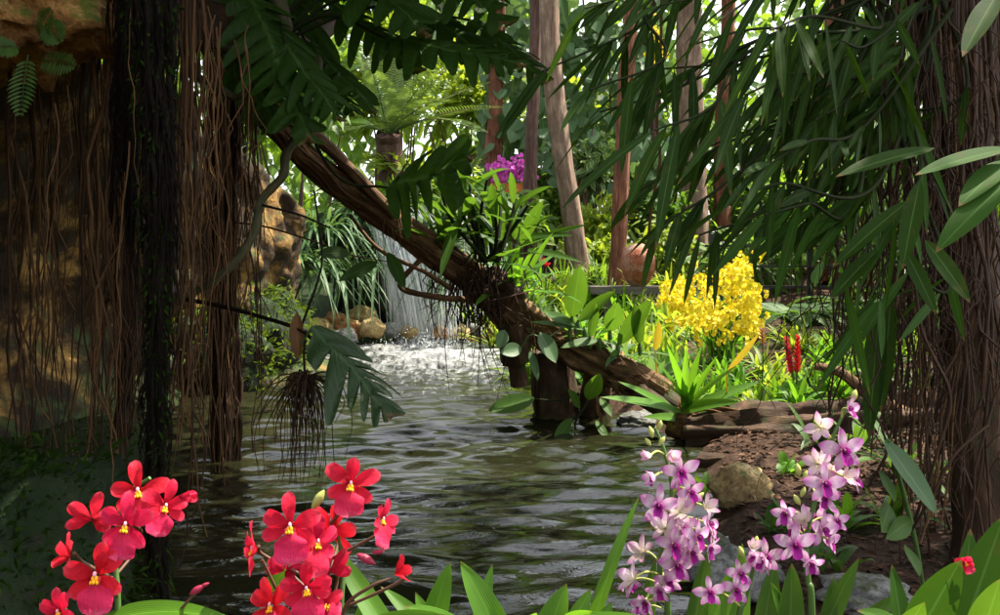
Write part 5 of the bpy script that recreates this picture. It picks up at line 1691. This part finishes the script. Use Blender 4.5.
# ------------------------------------------------------------------ foreground: red orchids
def frame(face, roll):
    f = nrm(np.asarray(face, float))
    s = nrm(np.cross(UP, f)); u = np.cross(f, s)
    c_, s_ = math.cos(roll), math.sin(roll)
    return f, s * c_ + u * s_, u * c_ - s * s_


def red_flower(parent, px, py, Y, size, face=(0, -1, .15), roll=0.0, lipscale=1.0, closed=0.0):
    c = P(px, py, Y)
    R = size * .83 * Y / 1000
    f, s, u = frame(face, roll)
    mb = MB()
    for (an, L, W, bk) in ((0, .56, .25, .1), (64, .55, .29, .12), (-64, .55, .29, .12), (120, .53, .24, .2), (-120, .53, .24, .2)):
        a = math.radians(an + rng.normal(0, 7))
        d = u * math.cos(a) + s * math.sin(a)
        fw = (.28 + closed * 1.6) + rng.normal(0, .06)
        leaves(mb, [c + d * R * .03 - f * R * .02], [d + f * fw], [f], R * L * rng.uniform(.93, 1.05), R * W * rng.uniform(.95, 1.08), 0, 'obov', 12, 6, rng.uniform(.05, .35), bend=.32 + rng.normal(0, .1) - closed * .3, wave=.06)
    fl_ = build('flower', mb, M['red_petal'], parent)
    if lipscale:
        mb = MB()
        leaves(mb, [c + f * R * .05 - u * R * .02], [-u + f * .42 + s * rng.normal(0, .08)], [f], R * .60 * lipscale, R * .58 * lipscale, 0, 'lip', 14, 8, -.14, bend=.28, wave=.06, notch=.20)
        build('lip', mb, M['red_lip'], fl_)
        mb = MB()
        for q in (-.028, .028):
            blob(mb, c + f * R * .09 - u * R * .05 + s * R * q, R * np.array([.030, .04, .055]), nu=10, nv=8)
            blob(mb, c + f * R * .12 - u * R * .11 + s * R * q * 1.9, R * np.array([.026, .035, .035]), nu=10, nv=8)
        blob(mb, c + f * R * .13 - u * R * .10, R * np.array([.028, .05, .04]), nu=10, nv=8)
        build('crest', mb, M['crest'], fl_)
        mb = MB()
        blob(mb, c + f * R * .09 + u * R * .03, R * np.array([.032, .05, .05]), nu=10, nv=8)
        build('column', mb, M['column'], fl_)
    return c


def bud(parent, px, py, Y, L, d, mat='red_bud', w=.4):
    c = P(px, py, Y); d = nrm(d)
    mb = MB()
    t = np.linspace(0, 1, 12)
    tube(mb, c + d * ((t - .5) * L)[:, None], L * w * .5 * np.sin(PI * np.clip(t * .94 + .03, 0, 1)) ** .8, 9)
    build('bud', mb, M[mat], parent)


def stem(parent, pts, r0, r1, mat='stalk', name='stem'):
    mb = MB()
    n_ = 12 * len(pts)
    tube(mb, catmull(pts, n_), np.linspace(r0, r1, n_), 8)
    return build(name, mb, M[mat], parent)


def strap_leaf(parent, a, b_, Y0, Y1, W, droop=.2, n=(0, -.7, .8), mat='strap', prof='strap', L=None, fold=.22):
    mb = MB()
    p0, p1 = P(*a, Y0), P(*b_, Y1)
    D = np.linalg.norm(p1 - p0)
    leaves(mb, [p0], [p1 - p0 + UP * droop * D], [n], D * 1.07, W, droop, prof, 14, 4, fold, wave=.02)
    return build('leaf', mb, M[mat], parent)


Yr = 1.25
r1 = thing('red_orchid', 'red orchid spray with yellow centres standing at the bottom left', 'orchid plant', (-.5, 1.3, g1(-.5, 1.3)))
base = P(110, 800, 1.3); base[2] = g1(base[0], base[1]) - .01
for (px, py, s_, face, roll, ls, cl_, dY) in (
        (139, 491, 60, (.05, -1, .2), .15, 1, 0, .02), (127, 525, 62, (-.05, -1, .15), -.1, 1.05, 0, -.02), (164, 506, 52, (.75, -.8, .05), -.35, 1.1, .1, .0),
        (97, 575, 70, (-.05, -1, .12), .05, 1.05, 0, -.03), (92, 519, 56, (-.6, .75, .1), .2, 0, .15, .05), (60, 612, 50, (-.3, -1, .2), .4, 1, .1, .0), (70, 556, 46, (-1, .1, .1), .2, 0, .3, .04), (118, 548, 40, (.5, .7, -.2), 0, 0, .2, .05)):
    c = red_flower(r1, px, py, Yr + dY, s_, face, roll, ls, cl_)
    stem(r1, [c + [0, .012, 0], c + [.004, .035, -.02], P(118, py + 25, Yr + .06)], .0025, .002, 'stalk_brown', 'pedicel')
red_flower(r1, 180, 497, Yr, 40, (1, -.2, .05), 0, 0, 1.3)
bud(r1, 197, 590, Yr, .022, (.8, 0, .5)); bud(r1, 205, 585, Yr, .012, (.9, 0, .4))
stem(r1, [base, P(118, 640, 1.3), P(116, 560, 1.31), P(124, 500, 1.31), P(150, 478, 1.3)], .0045, .0025)
stem(r1, [P(116, 640, 1.3), P(165, 622, 1.27), P(195, 594, 1.25)], .003, .0016, 'stalk_brown')
strap_leaf(r1, (95, 625), (245, 622), 1.3, 1.22, .034, .28, (0, -.5, .9))
strap_leaf(r1, (110, 700), (60, 640), 1.3, 1.25, .035, .2)
strap_leaf(r1, (118, 720), (150, 625), 1.35, 1.4, .035, .1)

r2 = thing('red_orchid', 'red orchid spray with yellow centres at the bottom middle against the water', 'orchid plant', (-.2, 1.3, g1(-.2, 1.3)))
base = P(335, 800, 1.3); base[2] = g1(base[0], base[1]) - .01
for (px, py, s_, face, roll, ls, cl_, dY) in (
        (351, 484, 58, (.1, -1, .15), -.15, 1.05, 0, 0), (291, 526, 64, (-.05, -1, .15), .0, 1.1, 0, -.03), (316, 542, 56, (.7, -.8, .1), -.2, 1.15, 0, .0), (331, 532, 62, (.5, .8, .1), .3, 0, .1, .06),
        (256, 549, 56, (-.95, -.35, .05), .1, .9, .2, .02), (381, 520, 44, (.9, -.5, .2), -.5, 1.25, .25, 0), (306, 588, 56, (.25, -1, -.05), .1, 1.2, 0, -.02), (272, 606, 58, (-.4, -.9, .3), .3, .9, .1, .0),
        (330, 572, 52, (.4, .8, -.1), -.6, 0, .2, .04), (396, 574, 44, (.7, .5, .2), -.9, 0, .55, .0), (285, 570, 44, (-.5, .8, 0), .5, 0, .2, .05), (322, 606, 50, (.5, -.6, .2), 1.0, .8, .2, .03)):
    c = red_flower(r2, px, py, Yr + dY, s_, face, roll, ls, cl_)
    stem(r2, [c + [0, .012, 0], c + [.004, .035, -.02], P(330, min(py + 40, 640), Yr + .06)], .0025, .002, 'stalk_brown', 'pedicel')
bud(r2, 366, 559, Yr, .026, (.9, 0, -.5)); bud(r2, 378, 552, Yr, .016, (1, 0, .1)); bud(r2, 318, 500, Yr + .05, .03, (.5, 0, .8), 'bud')
stem(r2, [base, P(340, 640, 1.3), P(343, 570, 1.31), P(338, 520, 1.31), P(345, 480, 1.3)], .0045, .0025)
stem(r2, [P(340, 640, 1.3), P(346, 606, 1.27), P(372, 586, 1.25), P(392, 578, 1.25)], .003, .0016, 'stalk_brown')
stem(r2, [P(338, 640, 1.3), P(285, 600, 1.3), P(262, 560, 1.28)], .003, .0018, 'stalk_brown')
strap_leaf(r2, (392, 640), (334, 548), 1.35, 1.42, .032, .02, (.4, -1, .2))
strap_leaf(r2, (355, 650), (372, 585), 1.38, 1.4, .028, .02, (.1, -1, .2))
strap_leaf(r2, (345, 640), (450, 612), 1.33, 1.25, .026, .22)
strap_leaf(r2, (268, 590), (298, 560), 1.38, 1.36, .025, .1, (.2, -1, .3))

# small red flower at the far right
# ------------------------------------------------------------------ pink dendrobium sprays
def den_flower(parent, px, py, Y, size, face=(0, -1, .1), roll=0.0, pale=False, closed=0.0, lip=True):
    c = P(px, py, Y)
    R = size * .90 * Y / 1000
    f, s, u = frame(face, roll)
    mb = MB()
    for (an, L, W, pf) in ((0, .52, .22, 'petal'), (72, .54, .34, 'petal'), (-72, .54, .34, 'petal'), (142, .5, .25, 'petal'), (-142, .5, .25, 'petal')):
        a = math.radians(an + rng.normal(0, 6))
        d = u * math.cos(a) + s * math.sin(a)
        leaves(mb, [c + d * R * .03 - f * R * .03], [d + f * (.2 + closed * 1.8)], [f], R * L * rng.uniform(.93, 1.06), R * W * rng.uniform(.95, 1.1), 0, pf, 8, 4, rng.uniform(.0, .35), bend=.22 + rng.normal(0, .08) - closed * .5, wave=.02)
    fl_ = build('flower', mb, M['den_pale' if pale else 'den_petal'], parent)
    if lip:
        mb = MB()
        leaves(mb, [c + f * R * .03], [-u * .8 + f * .75], [f + u], R * .36, R * .25, 0, 'lip', 8, 6, .55, bend=.35, wave=.03)
        for q in (-1, 1):
            leaves(mb, [c + f * R * .02], [s * q * .7 + f * .8 - u * .1], [f - s * q], R * .2, R * .2, 0, 'oval', 5, 4, .4)
        lp = build('lip', mb, M['den_lip'], fl_)
        mb = MB()
        blob(mb, c + f * R * .09, R * np.array([.06, .06, .06]), nu=10, nv=8)
        build('throat', mb, M['throat'], fl_)
    return c


Yd = 1.5
def spray(label, base_px, base_Y, axis, flowers, buds, name='pink_orchid'):
    bx = P(base_px, 700, base_Y)
    t_ = thing(name, label, 'orchid plant', (bx[0], bx[1], g1(bx[0], bx[1])))
    bx[2] = g1(bx[0], bx[1]) - .01
    ax = [bx] + [P(x, y, Yd + .02) for x, y in axis]
    stem(t_, ax, .006, .0022)
    cv = catmull(ax, 80)
    flowers = list(flowers)
    for k in range(10 if len(flowers) > 8 else 3):       # more blooms packed round the stem
        fl0 = flowers[int(rng.integers(0, min(len(flowers), 14)))]
        an = rng.uniform(-1.4, 1.4)
        flowers.append((fl0[0] + rng.normal(0, 9), fl0[1] + rng.normal(0, 11), fl0[2] * rng.uniform(.7, .9), (math.sin(an), -math.cos(an), rng.normal(.05, .2)), rng.normal(0, .3), int(rng.random() < .3), rng.uniform(0, .3)))
    for fi, (px, py, s_, face, roll, pale, cl_) in enumerate(flowers):
        dY = rng.normal(0, .02) + (.05 if fi >= len(flowers) - 10 and len(flowers) > 15 else 0)
        c = den_flower(t_, px, py, Yd - .03 + dY, s_, face, roll, pale, cl_, not pale or cl_ < .2)
        # pedicel to the nearest higher stem point
        k = int(np.argmin(np.linalg.norm(cv - (c + [0, .02, -.015]), axis=1)))
        stem(t_, [c + [0, .006, 0], (c + cv[k]) / 2 + [0, .01, .004], cv[k]], .0018, .0016, 'bud', 'pedicel')
    for (px, py, L, d) in buds:
        bud(t_, px, py, Yd, L, d, 'bud', .5)
    return t_


FR = (0, -1, .1)
d1 = spray('tall pink and white orchid spray leaning over the water at the bottom right of centre', 668, 1.56,
      [(668, 620), (660, 580), (664, 530), (672, 490), (664, 450), (655, 428)],
      [(681, 472, 40, FR, .1, 0, 0), (659, 506, 42, (-.2, -1, .1), -.1, 0, 0), (674, 546, 42, (.1, -1, .15), .05, 0, 0), (677, 566, 40, (.1, -1, .1), .1, 0, 0), (697, 537, 38, (.6, -.9, .1), -.2, 0, 0),
       (708, 524, 36, (.8, -.6, .2), -.4, 0, .1), (690, 492, 34, (.3, -1, .0), .3, 0, .1), (642, 553, 40, (-.5, .8, .2), .1, 1, .2), (633, 580, 40, (-.6, .6, .1), .3, 1, .25), (646, 602, 30, (-.4, -.7, -.2), .2, 0, .4),
       (669, 580, 34, (-.1, -1, -.2), .2, 0, .1), (655, 477, 30, (-.8, -.4, 0), .3, 0, .6), (651, 456, 26, (-.8, -.4, .1), .2, 1, .8), (668, 458, 32, (.3, -.7, .2), .2, 1, .7), (680, 512, 40, (.2, .8, .2), .1, 1, .2),
       (706, 508, 32, (.7, .5, .2), -.3, 1, .4), (708, 548, 34, (.7, -.6, -.2), -.3, 0, .3), (665, 528, 36, (-.3, .8, .1), .1, 1, .2), (690, 552, 36, (.5, -.8, -.2), .2, 0, .1), (660, 590, 30, (-.3, -.9, -.3), .2, 0, .2), (684, 530, 34, (0, -1, .3), .4, 0, .1)],
      [(651, 432, .018, (-.3, 0, 1)), (660, 425, .015, (.2, 0, 1)), (662, 441, .016, (.5, 0, .8)), (697, 488, .016, (.6, 0, .7)), (700, 496, .015, (.6, 0, .5)), (648, 442, .014, (-.5, 0, .7))])
d2 = spray('short pink orchid spray with purple centres at the bottom between two taller sprays', 735, 1.56,
      [(738, 640), (745, 600), (752, 575), (757, 545)],
      [(710, 592, 34, (-.1, -1, .1), .1, 0, 0), (736, 590, 34, (.1, -1, .1), 0, 0, 0), (740, 574, 32, (.2, -1, .2), .2, 0, .1), (766, 557, 38, (-.1, -1, .1), 0, 0, 0), (752, 548, 28, (.1, -.6, .5), .2, 1, .7)],
      [(741, 552, .018, (-.3, 0, 1)), (756, 542, .018, (.2, 0, 1)), (748, 560, .016, (.5, 0, .8))])
d3 = spray('tall pink and white orchid spray over the mulch nearest the hanging roots', 815, 1.56,
      [(812, 620), (808, 580), (806, 540), (818, 490), (832, 440), (850, 400)],
      [(843, 451, 48, (.1, -1, .12), .05, 0, 0), (820, 427, 38, (-.5, -.9, .1), .3, 1, .25), (848, 409, 32, (.6, -.6, .2), -.2, 0, .3), (825, 484, 42, (0, -1, .12), 0, 0, 0), (818, 464, 36, (-.4, -.9, .2), .2, 1, .2),
       (845, 477, 32, (.8, .2, .1), -.2, 1, .3), (786, 514, 34, (-.7, -.8, .1), .2, 0, .3), (795, 545, 44, (-.05, -1, .1), .05, 0, 0), (822, 530, 42, (.6, -.9, .1), -.2, 0, .1), (829, 540, 34, (.8, -.5, -.1), -.3, 0, .3), (810, 563, 32, (.2, -.9, -.3), .1, 0, .3), (804, 520, 34, (-.2, .8, .1), .2, 1, .3)],
      [(798, 470, .02, (-.2, 0, 1)), (806, 477, .02, (.1, 0, 1)), (797, 500, .018, (-.5, 0, .8)), (854, 396, .02, (.3, 0, 1)), (803, 492, .016, (.3, 0, .8))])
# leaves of the pink orchids
for (a, b_, w, dr, n_) in (((650, 660), (646, 508), .026, .0, (.3, -1, .2)),):
    mb = MB()
    q = catmull([P(585, 640, 1.5), P(598, 580, 1.48), P(615, 540, 1.46), P(650, 507, 1.44)], 20)
    leaves(mb, [P(588, 640, 1.5)], [P(606, 540, 1.5) - P(588, 640, 1.5) + [0.02, 0, .02]], [[-.4, -.9, .4]], .22, .022, -.0, 'strap', 12, 2, .3, bend=.25)
    build('leaf', mb, M['strap'], d1)
for (a, b_, w, mt_) in (((690, 650), (708, 550), .036, 'mid'), ((700, 650), (740, 560), .04, 'strap'), ((640, 650), (655, 560), .03, 'mid')):
    strap_leaf(d1, a, b_, 1.6, 1.62, w, .05, (.1, -1, .3), mt_)
for (a, b_, w, mt_) in (((735, 650), (742, 545), .04, 'strap'), ((760, 650), (775, 560), .04, 'mid'), ((725, 650), (700, 580), .03, 'mid')):
    strap_leaf(d2, a, b_, 1.6, 1.63, w, .05, (.1, -1, .3), mt_)
for (a, b_, w, mt_) in (((815, 650), (860, 555), .034, 'mid'), ((790, 650), (792, 560), .045, 'mid'), ((820, 660), (905, 590), .03, 'mid'), ((800, 650), (770, 580), .03, 'strap'), ((825, 640), (835, 575), .03, 'mid')):
    strap_leaf(d3, a, b_, 1.6, 1.62, w, .1, (.1, -1, .4), mt_)

# strap leaved clump bottom middle
sl = thing('foreground_strap_plant', 'fresh green strap leaves at the bottom middle edge in front of the water', 'plant', (.02, 1.35, g1(.02, 1.35)))
for (a, b_, Y0, Y1, w, dr, n_) in (((425, 650), (452, 553), 1.4, 1.42, .038, .16, (.35, -1, .3)), ((505, 650), (458, 555), 1.38, 1.40, .042, .14, (.3, -1, .3)), ((500, 650), (562, 622), 1.35, 1.25, .03, .75, (0, -.6, .8)),
                                   ((540, 655), (566, 585), 1.4, 1.42, .045, .05, (-.2, -1, .4)), ((520, 640), (650, 615), 1.38, 1.3, .028, .2, (0, -.5, .9)), ((480, 650), (400, 600), 1.38, 1.3, .034, .2, (0, -.6, .8)),
                                   ((560, 650), (590, 590), 1.45, 1.48, .034, .05, (.3, -1, .3)), ((515, 650), (540, 600), 1.35, 1.3, .036, .3, (.2, -.8, .5)), ((480, 655), (520, 600), 1.42, 1.3, .036, .35, (.1, -.7, .7)), ((545, 655), (600, 596), 1.36, 1.28, .03, .3, (-.1, -.7, .7)), ((450, 655), (380, 585), 1.46, 1.5, .03, .12, (.2, -.8, .5)), ((470, 660), (492, 565), 1.45, 1.5, .03, .05, (.5, -.8, .3)), ((590, 660), (612, 600), 1.45, 1.47, .034, .1, (-.3, -.9, .3)), ((440, 660), (415, 590), 1.42, 1.44, .03, .1, (.3, -.9, .3))):
    strap_leaf(sl, a, b_, Y0, Y1, w, dr, n_, 'strap')
c0 = np.array([.02, 1.35, g1(.02, 1.35)])
mb = MB()
strap_clump(mb, c0, 24, .34, .03, 45, 85, .2, .08)
build('basal_leaves', mb, M['strap'], sl)

# broad leaves bottom right with the single red flower
bl = thing('broad_leaf_plant', 'broad glossy leaved plant with one red flower in the bottom right corner', 'plant', (.62, 1.35, g1(.62, 1.35)))
for (a, b_, Y0, Y1, w, dr, n_, mt_) in (((905, 660), (960, 562), 1.35, 1.3, .055, .05, (-.4, -1, .5), 'fig_leaf_pale'), ((950, 670), (1002, 522), 1.4, 1.42, .06, .02, (-.5, -1, .2), 'fig_leaf_pale'), ((905, 650), (892, 566), 1.45, 1.48, .036, .05, (.3, -1, .3), 'fig_leaf_pale'),
                                        ((930, 660), (850, 600), 1.4, 1.3, .034, .25, (.1, -.6, .8), 'mid'), ((975, 660), (1000, 580), 1.35, 1.3, .05, .05, (-.3, -1, .3), 'mid'), ((960, 660), (970, 530), 1.5, 1.55, .05, .05, (.3, -1, .3), 'fig_leaf_pale'), ((890, 660), (925, 600), 1.3, 1.25, .045, .1, (0, -1, .5), 'mid')):
    strap_leaf(bl, a, b_, Y0, Y1, w, dr, n_, mt_, 'oval' if w > .045 else 'strap')
red_flower(bl, 966, 563, 1.32, 26, (-.5, -.9, .2), .5, .8, .6)
stem(bl, [P(940, 660, 1.4), P(955, 600, 1.36), P(966, 566, 1.33)], .003, .0018)
mb = MB()
strap_clump(mb, (.62, 1.35, g1(.62, 1.35)), 16, .34, .045, 45, 85, .15, .07, 'oval')
build('basal_leaves', mb, M['mid'], bl)

# ------------------------------------------------------------------ light, sky, camera
EL, AZ = math.radians(60), math.radians(66)       # sun high on the right, a little beyond the garden
sd = Vector((math.sin(AZ) * math.cos(EL), math.cos(AZ) * math.cos(EL), math.sin(EL)))
sun = bpy.data.lights.new('sun', 'SUN')
sun.energy = 4.6
sun.angle = math.radians(0.6)
sun.color = (1.0, 0.92, 0.78)
so = bpy.data.objects.new('sun', sun)
COL.objects.link(so)
so.location = (3, -3, 12)
so.rotation_euler = (-sd).to_track_quat('-Z', 'Y').to_euler()

w = bpy.data.worlds.new('World')
sc.world = w
w.use_nodes = True
nt = w.node_tree
bg = nt.nodes['Background']
sky = nt.nodes.new('ShaderNodeTexSky')
sky.sky_type = 'NISHITA'
sky.sun_disc = False
sky.sun_elevation = EL
sky.sun_rotation = AZ
sky.air_density = 1.0
sky.dust_density = 2.5
hsv = nt.nodes.new('ShaderNodeHueSaturation')
hsv.inputs['Saturation'].default_value = 0.25        # thin white overcast
nt.links.new(sky.outputs[0], hsv.inputs['Color'])
nt.links.new(hsv.outputs[0], bg.inputs[0])
bg.inputs[1].default_value = 0.15

cam = bpy.data.cameras.new('camera')
cam.sensor_width = 36
cam.lens = 36
cam.shift_y = -(307.5 - HOR) / 1000.0
cam.clip_start = 0.05
cam.clip_end = 600
co = bpy.data.objects.new('camera', cam)
COL.objects.link(co)
co.location = (0, 0, H)
co.rotation_euler = (PI / 2, 0, 0)
sc.camera = co

sc.view_settings.view_transform = 'Standard'
sc.view_settings.look = 'None'
sc.view_settings.exposure = 1.7
sc.view_settings.gamma = 1
sc.view_settings.use_curve_mapping = False
cy_ = sc.cycles
cy_.use_denoising = True
cy_.max_bounces = 7
cy_.diffuse_bounces = 3
cy_.glossy_bounces = 3
cy_.transmission_bounces = 4
cy_.transparent_max_bounces = 10
cy_.caustics_reflective = False
cy_.caustics_refractive = False
cy_.sample_clamp_indirect = 4.0
